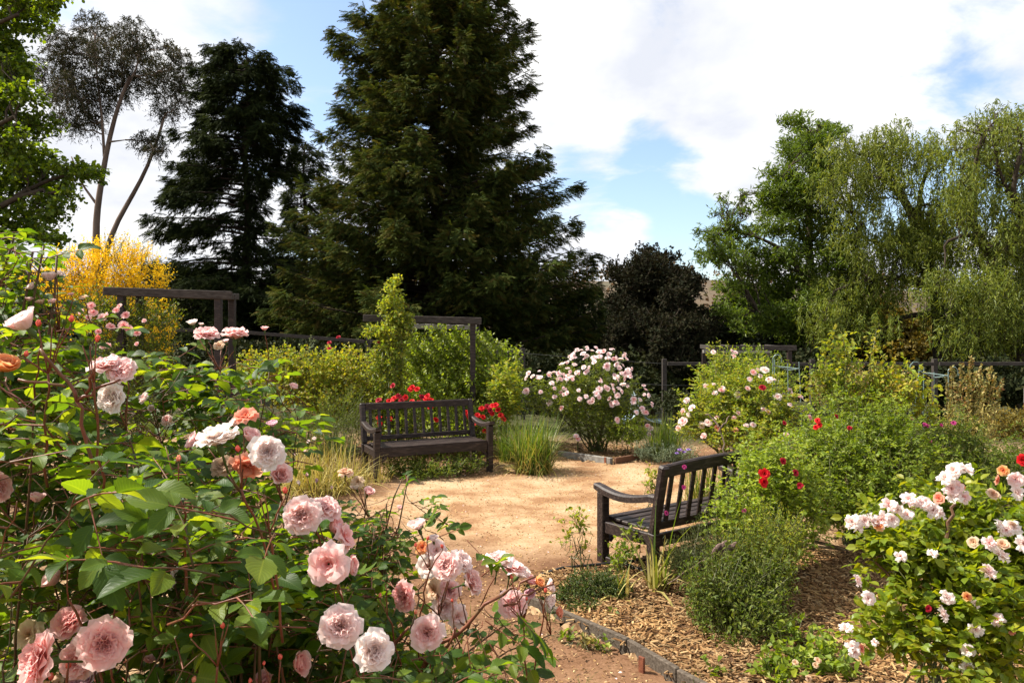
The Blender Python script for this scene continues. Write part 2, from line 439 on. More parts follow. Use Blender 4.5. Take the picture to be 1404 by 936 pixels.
# stems, bark, wood, metal
M['cane'] = solid_mat('rose_cane', [(0.055, 0.045, 0.018), (0.10, 0.045, 0.022), (0.07, 0.075, 0.022)], 14, (1, 1, 1), 0.55, 0.2)
M['red_cane'] = solid_mat('red_cane', [(0.11, 0.028, 0.014), (0.16, 0.05, 0.025), (0.09, 0.06, 0.02)], 18, (1, 1, 1), 0.45, 0.15)
M['green_stem'] = solid_mat('green_stem', [(0.05, 0.065, 0.018), (0.10, 0.095, 0.032)], 14, (1, 1, 1), 0.5, 0.1)
M['bark'] = solid_mat('bark', [(0.03, 0.024, 0.018), (0.075, 0.058, 0.042)], 5, (1, 1, 0.25), 0.9, 0.9, 0.1, dist=0.05)
M['gum_bark'] = solid_mat('gum_bark', [(0.09, 0.06, 0.045), (0.19, 0.14, 0.11)], 2, (1, 1, 0.4), 0.8, 0.4, 0.1)
M['conifer_bark'] = solid_mat('conifer_bark', [(0.022, 0.016, 0.012), (0.05, 0.037, 0.028)], 5, (1, 1, 0.25), 0.9, 0.9, 0.1, dist=0.05)
M['bench_wood'] = solid_mat('bench_wood', [(0.008, 0.0045, 0.004), (0.017, 0.009, 0.007), (0.065, 0.045, 0.036)], 9, (1, 8, 8), 0.55, 0.35, 0.35, dist=0.004)
M['old_wood'] = solid_mat('weathered_wood', [(0.026, 0.021, 0.018), (0.050, 0.042, 0.037), (0.085, 0.073, 0.064)], 7, (1.5, 9, 9), 0.8, 0.4, 0.15, dist=0.004)
M['sunlit_wood'] = solid_mat('sunlit_wood', [(0.24, 0.215, 0.19), (0.38, 0.355, 0.32)], 9, (2, 9, 9), 0.8, 0.4, 0.15, dist=0.004)
M['edge_wood'] = solid_mat('edging_wood', [(0.045, 0.035, 0.026), (0.085, 0.068, 0.052), (0.14, 0.115, 0.09)], 7, (1.2, 10, 10), 0.85, 0.5, 0.1, dist=0.004)
M['edge_red'] = solid_mat('edging_redwood', [(0.09, 0.045, 0.028), (0.17, 0.09, 0.055)], 7, (1.2, 10, 10), 0.85, 0.5, 0.1, dist=0.004)
M['rust'] = solid_mat('rusty_steel', [(0.10, 0.03, 0.015), (0.20, 0.065, 0.03)], 40, (1, 1, 1), 0.8, 0.4)
M['concrete'] = solid_mat('concrete', [(0.14, 0.13, 0.115), (0.25, 0.235, 0.21)], 12, (1, 1, 1), 0.9, 0.5)
M['teal_metal'] = solid_mat('painted_steel', [(0.09, 0.15, 0.145), (0.17, 0.24, 0.23)], 25, (1, 1, 1), 0.4, 0.1, 0.5)
M['black_rubber'] = solid_mat('black_rubber', [(0.012, 0.012, 0.012), (0.03, 0.028, 0.026)], 12, (1, 1, 1), 0.6, 0.2)
M['wire'] = solid_mat('fence_wire', [(0.05, 0.05, 0.05), (0.09, 0.09, 0.085)], 12, (1, 1, 1), 0.5, 0.1, metal=0.4)
M['seedhead'] = solid_mat('seed_head', [(0.08, 0.05, 0.04), (0.18, 0.12, 0.10)], 60, (1, 1, 1), 0.9, 0.6)
M['anther'] = solid_mat('anther', [(0.55, 0.28, 0.04), (0.7, 0.42, 0.08)], 60, (1, 1, 1), 0.8, 0.2)
M['sepal'] = leaf_mat('sepal', [(0.06, 0.10, 0.03), (0.10, 0.13, 0.04)], 0.25, (1.3, 1.3, 0.6), 0.55, 0.2)
# petals
M['p_pale'] = petal_mat('petal_pale_pink', (0.94, 0.42, 0.38), (0.96, 0.69, 0.65), (0.97, 0.84, 0.81))
M['p_white'] = petal_mat('petal_blush_white', (0.94, 0.66, 0.58), (0.96, 0.86, 0.81), (0.97, 0.93, 0.90))
M['p_pink'] = petal_mat('petal_pink', (0.92, 0.29, 0.27), (0.95, 0.57, 0.53), (0.96, 0.75, 0.71))
M['p_coral'] = petal_mat('petal_coral', (0.80, 0.20, 0.09), (0.88, 0.42, 0.28))
M['p_apricot'] = petal_mat('petal_apricot', (0.80, 0.12, 0.03), (0.90, 0.42, 0.10), (0.9, 0.62, 0.35))
M['p_cream'] = petal_mat('petal_cream', (0.70, 0.40, 0.20), (0.80, 0.64, 0.45))
M['p_faded'] = petal_mat('petal_faded_brown', (0.25, 0.15, 0.08), (0.45, 0.32, 0.20))
M['p_lilac'] = petal_mat('petal_lilac', (0.68, 0.34, 0.42), (0.78, 0.56, 0.62))
M['p_red'] = petal_mat('petal_red', (0.45, 0.006, 0.012), (0.70, 0.012, 0.022), (0.75, 0.03, 0.03), 0.35)
M['p_darkred'] = petal_mat('petal_dark_red', (0.25, 0.006, 0.02), (0.40, 0.012, 0.03), (0.42, 0.02, 0.04), 0.3)
M['p_magenta'] = petal_mat('petal_magenta', (0.35, 0.02, 0.14), (0.50, 0.05, 0.22), None, 0.3)
M['p_budred'] = petal_mat('petal_bud_red', (0.70, 0.05, 0.05), (0.78, 0.14, 0.10), (0.80, 0.25, 0.18), 0.3)
M['p_spray'] = petal_mat('petal_spray_pink', (0.93, 0.60, 0.58), (0.96, 0.80, 0.79), (0.97, 0.90, 0.90))
M['p_purple'] = petal_mat('petal_purple', (0.22, 0.12, 0.40), (0.32, 0.20, 0.52), None, 0.3)

# ------------------------------------------------------------------ leaf templates
def T4(w=0.28, h=0.10, droop=0.12):
    V = np.array(((0, 0, 0), (-w, 0.42, h), (0, 1, -droop), (w, 0.42, h)), float)
    return V, np.array(((0, 3, 2), (0, 2, 1))), None
LEAF = T4()
LEAF_WIDE = T4(0.42, 0.12, 0.15)
LEAF_NARROW = T4(0.11, 0.03, 0.10)
def T8(w=0.3, h=0.08):
    V = np.array(((0, 0, 0), (-w * .8, .28, h), (0, .3, 0), (w * .8, .28, h), (-w * .85, .62, h * .7), (0, .65, -.03), (w * .85, .62, h * .7), (0, 1, -.14)), float)
    F = np.array(((0, 3, 2), (0, 2, 1), (2, 3, 6), (2, 6, 5), (1, 2, 5), (1, 5, 4), (5, 6, 7), (4, 5, 7)))
    return V, F, None
LEAF8 = T8(0.34)
def rose_leaflet(seed):
    """toothed rose leaflet with a folded midrib, UV x = -1..1 across and y = 0..1 along"""
    rg = np.random.default_rng(seed)
    n = 13
    v = np.linspace(0, 1, n)
    w = 0.30 * np.sin(np.pi * np.clip(v, 0, 1) ** 0.82) ** 0.8
    w[0] = 0.012; w[-1] = 0.0
    tooth = np.where(np.arange(n) % 2 == 1, 1.07, 0.95)
    fold = rg.uniform(0.10, 0.38); curl = rg.uniform(0.05, 0.35); wav = rg.uniform(0.01, 0.035); ph = rg.uniform(0, 6)
    side = rg.uniform(-0.08, 0.08)
    us = np.array((-1, -0.5, 0, 0.5, 1))
    V = np.zeros((n, 5, 3)); UVv = np.zeros((n, 5, 2))
    for j, u in enumerate(us):
        ww = w * (tooth if abs(u) == 1 else 1)
        V[:, j, 0] = u * ww + side * v * v
        V[:, j, 1] = v + (0.03 * abs(u) if True else 0) * np.sin(np.pi * v)
        V[:, j, 2] = abs(u) * ww * fold * 1.3 - curl * v ** 2.2 + wav * np.sin(9 * v + ph + 2 * u) * abs(u)
        UVv[:, j, 0] = u; UVv[:, j, 1] = v
    F = []; U = []
    for i in range(n - 1):
        for j in range(4):
            q = (i * 5 + j, i * 5 + j + 1, (i + 1) * 5 + j + 1, (i + 1) * 5 + j)
            F.append(q); U.append([UVv[a // 5, a % 5] for a in q])
    return V.reshape(-1, 3), np.array(F), np.array(U)
ROSE_LEAFLETS = [rose_leaflet(i) for i in range(6)]
def spray_t(n=7, seed=0):
    """flat feathery conifer spray, one piece"""
    rg = np.random.default_rng(seed)
    V = [(0, 0, 0)]; F = []
    ys = np.linspace(0, 0.8, n + 1)[1:]
    prev = 0
    for i, y in enumerate(ys):
        c = len(V); V.append((rg.uniform(-.02, .02), y, -0.10 * y * y))
        for s in (-1, 1):
            l = 0.30 * (1 - 0.6 * y) * rg.uniform(.7, 1.15)
            t = len(V); V.append((s * l, y + 0.20 * rg.uniform(.6, 1.3), -0.10 - 0.15 * rg.random()))
            F.append((prev, t, c) if s > 0 else (prev, c, t))
        prev = c
    t = len(V); V.append((0, 1.05, -0.16))
    F.append((prev - 0, t, len(V) - 2))
    return np.array(V, float), np.array(F), None
SPRAYS = [spray_t(7, i) for i in range(4)]
# ------------------------------------------------------------------ flowers
def petals(mb, rg, n, L, W, a0, a1, r0, z0, depth, nu=5, nv=5, jit=0.25, cup=0.35, ruffle=0.05, twist=0.0, notch=0.06):
    """one whorl of n petals; a0..a1 is the lean from the axis at the base and at the rim (radians)"""
    us = np.linspace(-1, 1, nu); vs = np.linspace(0, 1, nv)
    ph = rg.uniform(0, 6.28)
    for k in range(n):
        az = ph + 2 * np.pi * (k + rg.uniform(-jit, jit)) / n
        l = L * rg.uniform(.86, 1.12); w = W * rg.uniform(.88, 1.12)
        b0 = a0 + rg.uniform(-.12, .12); b1 = a1 + rg.uniform(-.22, .22)
        ang = b0 + (b1 - b0) * vs ** 1.3
        dr = np.concatenate(([0], np.cumsum(np.sin((ang[1:] + ang[:-1]) / 2) * l / (nv - 1))))
        dz = np.concatenate(([0], np.cumsum(np.cos((ang[1:] + ang[:-1]) / 2) * l / (nv - 1))))
        shape = 0.28 + 0.72 * np.sin(np.pi * np.clip(vs * 0.80 + 0.02, 0, 1)) ** 0.8
        V = np.zeros((nv, nu, 3)); U = np.zeros((nv, nu, 2))
        p1, p2 = rg.uniform(0, 6.28, 2)
        for j, u in enumerate(us):
            lat = u * w * 0.5 * shape
            # the sides of a petal wrap round the axis of the flower
            inward = cup * w * 0.5 * shape * u * u
            nx, nz = np.cos(ang), -np.sin(ang)        # normal towards the axis/up is (-nx, -nz)
            R = r0 + dr - inward * nx
            Z = z0 + dz - inward * nz - notch * l * (1 - u * u) * (vs ** 6) * 0.5 - 0.16 * l * u * u * vs ** 3
            rf = ruffle * l * np.sin(3.1 * u + p1 + 2 * vs) * vs ** 2
            R = R + rf * np.cos(ang); Z = Z - rf * np.sin(ang)
            tw = twist * vs
            V[:, j, 0] = R * np.cos(az + tw) - lat * np.sin(az + tw)
            V[:, j, 1] = R * np.sin(az + tw) + lat * np.cos(az + tw)
            V[:, j, 2] = Z
            U[:, j, 0] = depth; U[:, j, 1] = vs
        i = np.arange(nv - 1)[:, None] * nu; jj = np.arange(nu - 1)[None]
        F = np.stack((i + jj, i + jj + 1, i + nu + jj + 1, i + nu + jj), -1).reshape(-1, 4)
        U = U.reshape(-1, 2)
        mb.add(V.reshape(-1, 3), F, U[F])

def rose_full(seed, flat=0.0):
    """a fully double old rose, about 2 units across, opening along +Z"""
    rg = np.random.default_rng(seed); mb = MB()
    petals(mb, rg, 8, 0.98, 0.90, 1.00, 1.42 + flat, 0.06, -.04, 0.05, 6, 6, .3, .24, .09)
    petals(mb, rg, 10, 0.95, 0.78, 0.78, 1.18 + flat, 0.06, 0.02, 0.2, 6, 6, .35, .30, .10)
    petals(mb, rg, 12, 0.88, 0.62, 0.56, .98 + flat, 0.06, 0.05, 0.35, 5, 6, .4, .36, .12)
    petals(mb, rg, 14, 0.74, 0.50, 0.38, 0.80 + flat * .7, 0.07, 0.07, 0.5, 5, 5, .5, .42, .14, .25)
    petals(mb, rg, 15, 0.66, 0.40, 0.26, 0.56, 0.08, 0.08, 0.68, 5, 5, .6, .46, .16, .4)
    petals(mb, rg, 14, 0.58, 0.32, 0.12, 0.34, 0.08, 0.09, 0.85, 4, 5, .7, .5, .18, .6)
    petals(mb, rg, 10, 0.50, 0.24, -0.05, 0.14, 0.06, 0.10, 1.0, 4, 4, .8, .5, .18, .8)
    return mb
def rose_cup(seed):
    rg = np.random.default_rng(seed); mb = MB()
    petals(mb, rg, 6, 0.95, 1.05, 0.85, 0.55, 0.08, 0.0, 0.1, 6, 6, .2, .34, .07)
    petals(mb, rg, 7, 0.88, 0.92, 0.65, 0.30, 0.08, 0.05, 0.3, 6, 6, .25, .38, .07)
    petals(mb, rg, 8, 0.74, 0.66, 0.45, 0.18, 0.07, 0.07, 0.55, 5, 5, .3, .42, .09)
    petals(mb, rg, 9, 0.62, 0.46, 0.26, 0.10, 0.06, 0.09, 0.8, 5, 5, .35, .45, .11, .4)
    petals(mb, rg, 7, 0.52, 0.30, 0.08, 0.05, 0.05, 0.1, 1.0, 4, 4, .4, .5, .12, .6)
    return mb
def rose_loose(seed):
    """an open, half double bloom showing its heart"""
    rg = np.random.default_rng(seed); mb = MB()
    petals(mb, rg, 6, 1.0, 1.0, 0.9, 1.95, 0.06, 0, 0.05, 6, 6, .3, .12, .11)
    petals(mb, rg, 6, 0.86, 0.9, 0.7, 1.45, 0.06, .04, 0.2, 6, 6, .35, .18, .12)
    petals(mb, rg, 7, 0.62, 0.6, 0.5, 1.0, 0.06, .06, 0.55, 5, 5, .4, .25, .13)
    petals(mb, rg, 8, 0.36, 0.25, 0.3, 0.7, 0.05, .08, 1.0, 4, 4, .5, .3, .15, .4)
    return mb
def rose_star(seed):
    """loose ragged bloom with narrow reflexed petals"""
    rg = np.random.default_rng(seed); mb = MB()
    petals(mb, rg, 6, 1.05, .72, 0.9, 1.9, 0.05, 0, 0.05, 4, 6, .4, .12, .14, .0, -.25)
    petals(mb, rg, 6, 0.95, .66, 0.6, 1.45, 0.05, .04, 0.2, 4, 6, .5, .2, .15, .0, -.2)
    petals(mb, rg, 6, 0.72, .46, 0.3, .95, 0.05, .06, 0.5, 4, 5, .6, .3, .15, .3, -.1)
    petals(mb, rg, 5, 0.45, .28, 0.1, .5, 0.04, .08, 1.0, 3, 4, .6, .3, .15, .4)
    return mb
def rose_small(seed, flat=0.2):
    """small far bloom"""
    rg = np.random.default_rng(seed); mb = MB()
    petals(mb, rg, 5, 1.0, 1.15, 0.8, 1.6 + flat, 0.05, 0, 0.05, 4, 4, .3, .2, .08)
    petals(mb, rg, 6, 0.8, 0.85, 0.5, 1.05 + flat, 0.05, .05, 0.35, 4, 4, .3, .3, .08)
    petals(mb, rg, 6, 0.6, 0.55, 0.25, 0.6, 0.05, .08, 0.8, 3, 4, .4, .35, .1)
    return mb
def rose_bud(seed, open_=0.0):
    rg = np.random.default_rng(seed); mb = MB()
    petals(mb, rg, 4, 1.5, 0.95, 0.62, -0.32 + open_, 0.06, 0, 0.2, 5, 6, .2, .48, .03, .35)
    petals(mb, rg, 3, 1.55, 0.7, 0.42, -0.22 + open_ * .6, 0.05, .05, 0.6, 5, 6, .2, .5, .03, .6)
    petals(mb, rg, 2, 1.5, 0.4, 0.2, -0.06, 0.04, .05, 1.0, 4, 5, .2, .5, .03, .8)
    return mb
def calyx_mb(spread=1.3, stem=1.2, seed=0):
    """green hip and five sepals under a bloom, with the top of its stalk (flower radius = 1)"""
    rg = np.random.default_rng(seed); mb = MB()
    zs = np.array((-.55 - stem, -.55, -.42, -.25, -.08, .02)); rs = np.array((.045, .05, .12, .16, .13, .07))
    mb.tube(np.stack((0.05 * np.sin(zs), 0 * zs, zs), -1), rs, 7)
    petals(mb, rg, 5, 0.62, 0.24, spread * .6, spread, 0.08, -.08, 0.0, 3, 5, .15, .1, .05)
    return mb

FL = {'full': [rose_full(i, f) for i, f in ((1, 0.0), (2, .12), (3, -.1), (4, .2))],
      'cup': [rose_cup(i) for i in (11, 12, 13)],
      'loose': [rose_loose(i) for i in (21, 22, 23)],
      'star': [rose_star(51 + i) for i in range(3)],
      'small': [rose_small(31 + i, .1 * i - .1) for i in range(5)],
      'bud': [rose_bud(41 + i, .14 * i) for i in range(3)]}
_fl_cache = {}
def flower_mesh(kind, var, mat):
    k = (kind, var % len(FL[kind]), mat)
    if k not in _fl_cache:
        _fl_cache[k] = FL[kind][k[1]].mesh('rose_petals', M[mat], True)
    return _fl_cache[k]
CALYX = [calyx_mb(1.5, 0.8, 0).mesh('calyx', M['sepal'], True), calyx_mb(0.7, 0.5, 1).mesh('calyx', M['sepal'], True), calyx_mb(2.3, 0.6, 2).mesh('calyx', M['sepal'], True)]

frng = np.random.default_rng(77)
def place_flower(parent, pos, axis, radius, kind, mat, var=None, calyx=None, name='rose_flower', squash=1.0):
    var = int(frng.integers(0, 50)) if var is None else var
    o = link(name, flower_mesh(kind, var, mat), parent)
    ax = Vector(axis).normalized()
    q = ax.to_track_quat('Z', 'Y')
    from mathutils import Quaternion
    q = q @ Quaternion((0, 0, 1), float(frng.uniform(0, 6.28)))
    o.rotation_mode = 'QUATERNION'; o.rotation_quaternion = q
    o.scale = (radius, radius, radius * squash)
    o.location = [float(a - b) for a, b in zip(pos, parent.location)]
    if calyx is not None:
        c = link('calyx', CALYX[calyx], o)
    return o

# ------------------------------------------------------------------ plants
def add_leaves(mb, rg, pos, axis, size, T=LEAF, up=0.6, var=0.3):
    """leaves at pos pointing along axis, their faces mostly to the sky"""
    N = len(pos)
    if N == 0: return
    nrm = rg.normal(0, 1, (N, 3)) * (1 - up) + np.array((0, 0, 1.0)) * up * 1.6
    R = frames(axis, nrm)
    s = size * rg.uniform(1 - var, 1 + var, N)
    mb.scatter(T, pos, R, s)

def blob_points(rg, blobs, n, shell=0.55):
    """n points in a set of ellipsoids (c, r), more of them near the skin"""
    w = np.array([b[1][0] * b[1][1] * b[1][2] for b in blobs]) ** 0.75
    k = rg.choice(len(blobs), n, p=w / w.sum())
    C = np.array([b[0] for b in blobs])[k]; Rr = np.array([b[1] for b in blobs])[k]
    d = unit(rg.normal(0, 1, (n, 3)))
    r = np.where(rg.random(n) < shell, rg.uniform(.78, 1.06, n), rg.random(n) ** (1 / 3.0))
    return C + d * Rr * r[:, None], d, k

def twiggy(mb, sb, rg, tips, out, leaf, T, per, length, up=0.55, droop=0.0, stem_r=0.0025, upward=0.5, var=0.3, leaflets=0):
    """a twig at every tip, with leaves along it"""
    n = len(tips)
    d = unit(out * 0.8 + rg.normal(0, .45, (n, 3)) + np.array((0, 0, upward)))
    L = length * rg.uniform(.6, 1.3, n)
    start = tips - d * L[:, None] * 0.6
    for q in range(per):
        t = (q + rg.random(n)) / per
        p = start + d * (L * t)[:, None]
        p[:, 2] -= droop * L * t * t
        ax = unit(d * 0.35 + unit(rg.normal(0, 1, (n, 3))) * 0.9 + np.array((0, 0, 0.15 - droop)))
        if leaflets:
            ll = leaf * 2.0
            for s, f in ((0, 1.0), (1, .72), (-1, .72), (1, .42), (-1, .42))[:leaflets]:
                side = unit(np.cross(ax, np.array((0, 0, 1.0)) + rg.normal(0, .25, (n, 3))))
                pp = p + ax * (ll * f)
                a2 = unit(ax * (1 if s == 0 else .45) + side * s + rg.normal(0, .12, (n, 3)))
                add_leaves(mb, rg, pp, a2, leaf, T, up, var)
        else:
            add_leaves(mb, rg, p, ax, leaf, T, up, var)
    if sb is not None:
        for i in range(n):
            sb.tube(np.stack((start[i], start[i] + d[i] * L[i] * .5, start[i] + d[i] * L[i] - np.array((0, 0, droop * L[i])))), (stem_r, stem_r * .8, stem_r * .5), 3, False)

def cane_path(a, b, rg, lift=0.4, n=8, wob=0.03):
    a = np.asarray(a, float); b = np.asarray(b, float)
    m = a * 0.55 + b * 0.45; m[2] = a[2] + (b[2] - a[2]) * (0.5 + lift * 0.6)
    t = np.linspace(0, 1, n)[:, None]
    p = (1 - t) ** 2 * a + 2 * t * (1 - t) * m + t * t * b
    j = rg.normal(0, wob, (n, 3)); j[0] = 0; j[-1] = 0
    return p + j

def blob(px, py, d, rx, ry, rd=None):
    """ellipsoid given by its place and half size in the photograph and its distance; real metres come back"""
    s = d / FPX
    return (P(px, py, d), np.array((rx * s, rd if rd is not None else rx * s, ry * s)))

def bush(name, label, cat, base, blobs, n_twigs, leaf, mat, T=LEAF, per=7, length=0.28, seed=0, canes=14, cane_r=0.010, cane_mat='green_stem',
         up=0.55, droop=0.0, upward=0.5, group=None, leaflets=0, shell=0.6, twig_stems=True, foliage_name='foliage'):
    rg = np.random.default_rng(seed)
    root = thing(name, label, cat, base, 0, group)
    fb, sb = MB(), MB()
    pts, out, k = blob_points(rg, blobs, n_twigs, shell)
    keep = pts[:, 2] > g(pts[:, 0], pts[:, 1]) + 0.02
    pts, out = pts[keep], out[keep]
    twiggy(fb, sb if twig_stems else None, rg, pts, out, leaf, T, per, length, up, droop, max(.0018, cane_r * .3), upward, leaflets=leaflets)
    sel = rg.choice(len(pts), min(canes, len(pts)), replace=False)
    for i in sel:
        b0 = np.asarray(base, float) + np.array((rg.normal(0, .06), rg.normal(0, .06), 0))
        path = cane_path(b0, pts[i], rg)
        sb.tube(path, np.linspace(cane_r, cane_r * .35, len(path)), 5)
    part(foliage_name, fb, M[mat], root)
    part('stem', sb, M[cane_mat], root)
    return root, pts, out

def blades(mb, rg, base, n, length, width, spread=0.8, arch=0.9, r0=0.05, segs=5, var=0.35):
    """arching grass blades from one crown"""
    az = rg.uniform(0, 2 * np.pi, n); lean = np.abs(rg.normal(0, spread, n)).clip(0, 1.4)
    L = length * rg.uniform(1 - var, 1 + var, n)
    t = np.linspace(0, 1, segs + 1)
    V = np.zeros((n, segs + 1, 2, 3))
    dx = np.cos(az); dy = np.sin(az)
    rr = r0 * np.sqrt(rg.random(n))
    a2 = rg.uniform(0, 2 * np.pi, n)
    ang0 = lean * 0.5; ang1 = lean * (1 + arch)
    for i, tt in enumerate(t):
        a = ang0 + (ang1 - ang0) * tt
        # closed form along a circular-ish arc
        k = np.maximum(ang1 - ang0, 1e-3)
        R = L * (np.cos(ang0) - np.cos(a)) / k; Z = L * (np.sin(a) - np.sin(ang0)) / k
        w = width * (1 - tt ** 2 * .96) * 0.5
        cx = base[0] + rr * np.cos(a2) + R * dx; cy = base[1] + rr * np.sin(a2) + R * dy; cz = base[2] + Z
        for s, sg in enumerate((-1, 1)):
            V[:, i, s, 0] = cx - dy * w * sg; V[:, i, s, 1] = cy + dx * w * sg; V[:, i, s, 2] = np.maximum(cz, base[2] + 0.004)
    m = (segs + 1) * 2
    f = np.array([(2 * i, 2 * i + 1, 2 * i + 3, 2 * i + 2) for i in range(segs)])
    F = (f[None] + (np.arange(n) * m)[:, None, None]).reshape(-1, 4)
    mb.add(V.reshape(-1, 3), F)

# ------------------------------------------------------------------ terrain
def inside(px, py, poly):
    px = np.asarray(px, float); py = np.asarray(py, float)
    r = np.zeros(px.shape, bool); n = len(poly)
    for i in range(n):
        x1, y1 = poly[i]; x2, y2 = poly[(i + 1) % n]
        c = ((y1 > py) != (y2 > py)) & (px < (x2 - x1) * (py - y1) / (y2 - y1 + 1e-12) + x1)
        r ^= c
    return r
PATH = [(0.0, 4.86), (0.23, 4.42), (0.61, 3.92), (0.81, 3.62), (1.35, 2.7), (2.0, 1.2), (-0.3, 0.6), (-0.75, 2.6), (-0.95, 3.8), (-1.25, 5.0), (-1.7, 6.0), (-1.9, 6.9), (-1.86, 7.9), (-1.55, 8.75),
        (-0.9, 9.2), (-0.25, 9.55), (0.3, 9.75), (0.5, 10.15), (0.72, 10.35), (1.33, 9.75), (1.95, 10.15), (2.6, 11.2), (3.6, 12.6), (4.6, 12.6), (3.7, 10.9), (2.75, 9.4), (2.45, 8.3), (2.2, 7.2), (1.6, 6.2), (0.86, 5.5), (0.45, 5.34), (0.1, 5.2)]
def on_path(x, y, m=0.0):
    n = 0.05 * np.sin(9 * x + 3 * y) + 0.04 * np.sin(17 * y - 5 * x)
    return inside(x + n, y + n * .7, PATH)

def grid_mesh(xs, ys, zf):
    X, Y = np.meshgrid(xs, ys)
    Z = zf(X, Y)
    nx, ny = len(xs), len(ys)
    V = np.stack((X, Y, Z), -1).reshape(-1, 3)
    i = np.arange(ny - 1)[:, None] * nx; j = np.arange(nx - 1)[None]
    F = np.stack((i + j, i + j + 1, i + nx + j + 1, i + nx + j), -1).reshape(-1, 4)
    return V, F
def spaced(lo, hi, step, far, grow=1.25, both=True):
    a = list(np.arange(lo, hi + 1e-6, step))
    s = step; v = a[-1]
    while v < far: s *= grow; v += s; a.append(v)
    s = step; v = a[0]; b = []
    lim = -far if both else -30
    while v > lim: s *= grow; v -= s; b.append(v)
    return np.array(b[::-1] + a)
def bumps(X, Y):
    return 0.012 * np.sin(5.1 * X + 2 * Y) * np.sin(4.3 * Y - X) + 0.006 * np.sin(13 * X) * np.sin(11 * Y + 4 * X)
def ground_z(X, Y):
    p = on_path(X, Y)
    near = (np.abs(X) < 12) & (Y < 16)
    return g(X, Y) + np.where(p, -0.05, np.where(near, 0.02 + bumps(X, Y), 0.0))
mb = MB()
mb.add(*grid_mesh(spaced(-6, 6, 0.09, 600), spaced(0.6, 13.5, 0.09, 900, both=False), ground_z))

def ground_material():
    m, nd, lk = nodes_of('garden_soil')
    out = nd.new('ShaderNodeOutputMaterial'); pr = nd.new('ShaderNodeBsdfPrincipled')
    geo = nd.new('ShaderNodeNewGeometry')
    v = nd.new('ShaderNodeTexVoronoi'); v.inputs['Scale'].default_value = 34
    mp = nd.new('ShaderNodeMapping'); mp.inputs['Scale'].default_value = (1, 0.5, 1); lk.new(geo.outputs['Position'], mp.inputs[0])
    nz = nd.new('ShaderNodeTexNoise'); nz.inputs['Scale'].default_value = 5; nz.inputs['Detail'].default_value = 5
    lk.new(geo.outputs['Position'], nz.inputs['Vector'])
    mm = mixc(nd, lk, 'MIX', 0.12, mp.outputs[0], nz.outputs['Color'])
    lk.new(mm, v.inputs['Vector'])
    r = ramp(nd, [(0.08, 0.045, 0.025), (0.20, 0.12, 0.06), (0.32, 0.21, 0.115), (0.42, 0.30, 0.17)])
    sp = nd.new('ShaderNodeSeparateColor'); lk.new(v.outputs['Color'], sp.inputs[0]); lk.new(sp.outputs[0], r.inputs[0])
    n2 = nd.new('ShaderNodeTexNoise'); n2.inputs['Scale'].default_value = 1.1; n2.inputs['Detail'].default_value = 4
    lk.new(geo.outputs['Position'], n2.inputs['Vector'])
    r2 = ramp(nd, [(0.55, 0.5, 0.48), (1.0, 1.0, 1.0)], [0.38, 0.6]); lk.new(n2.outputs[0], r2.inputs[0])
    c = mixc(nd, lk, 'MULTIPLY', 1.0, r.outputs[0], r2.outputs[0])
    # beyond the garden: dry grass, the trees' shade put into its colour
    px = nd.new('ShaderNodeSeparateXYZ'); lk.new(geo.outputs['Position'], px.inputs[0])
    far = nd.new('ShaderNodeMapRange'); far.inputs['From Min'].default_value = 11.6; far.inputs['From Max'].default_value = 13.6
    lk.new(px.outputs[1], far.inputs['Value'])
    r3 = ramp(nd, [(0.025, 0.028, 0.011), (0.06, 0.058, 0.024)], [0.4, 0.6]); lk.new(nz.outputs[0], r3.inputs[0])
    c = mixc(nd, lk, 'MIX', far.outputs[0], c, r3.outputs[0])
    lk.new(c, pr.inputs['Base Color']); pr.inputs['Roughness'].default_value = 0.95; pr.inputs['Specular IOR Level'].default_value = 0.1
    bp = nd.new('ShaderNodeBump'); bp.inputs['Strength'].default_value = 0.8; bp.inputs['Distance'].default_value = 0.015
    lk.new(v.outputs['Distance'], bp.inputs['Height']); lk.new(bp.outputs[0], pr.inputs['Normal'])
    lk.new(pr.outputs[0], out.inputs[0])
    return m
tag(link('ground', mb.mesh('ground', ground_material(), True)), kind='structure')

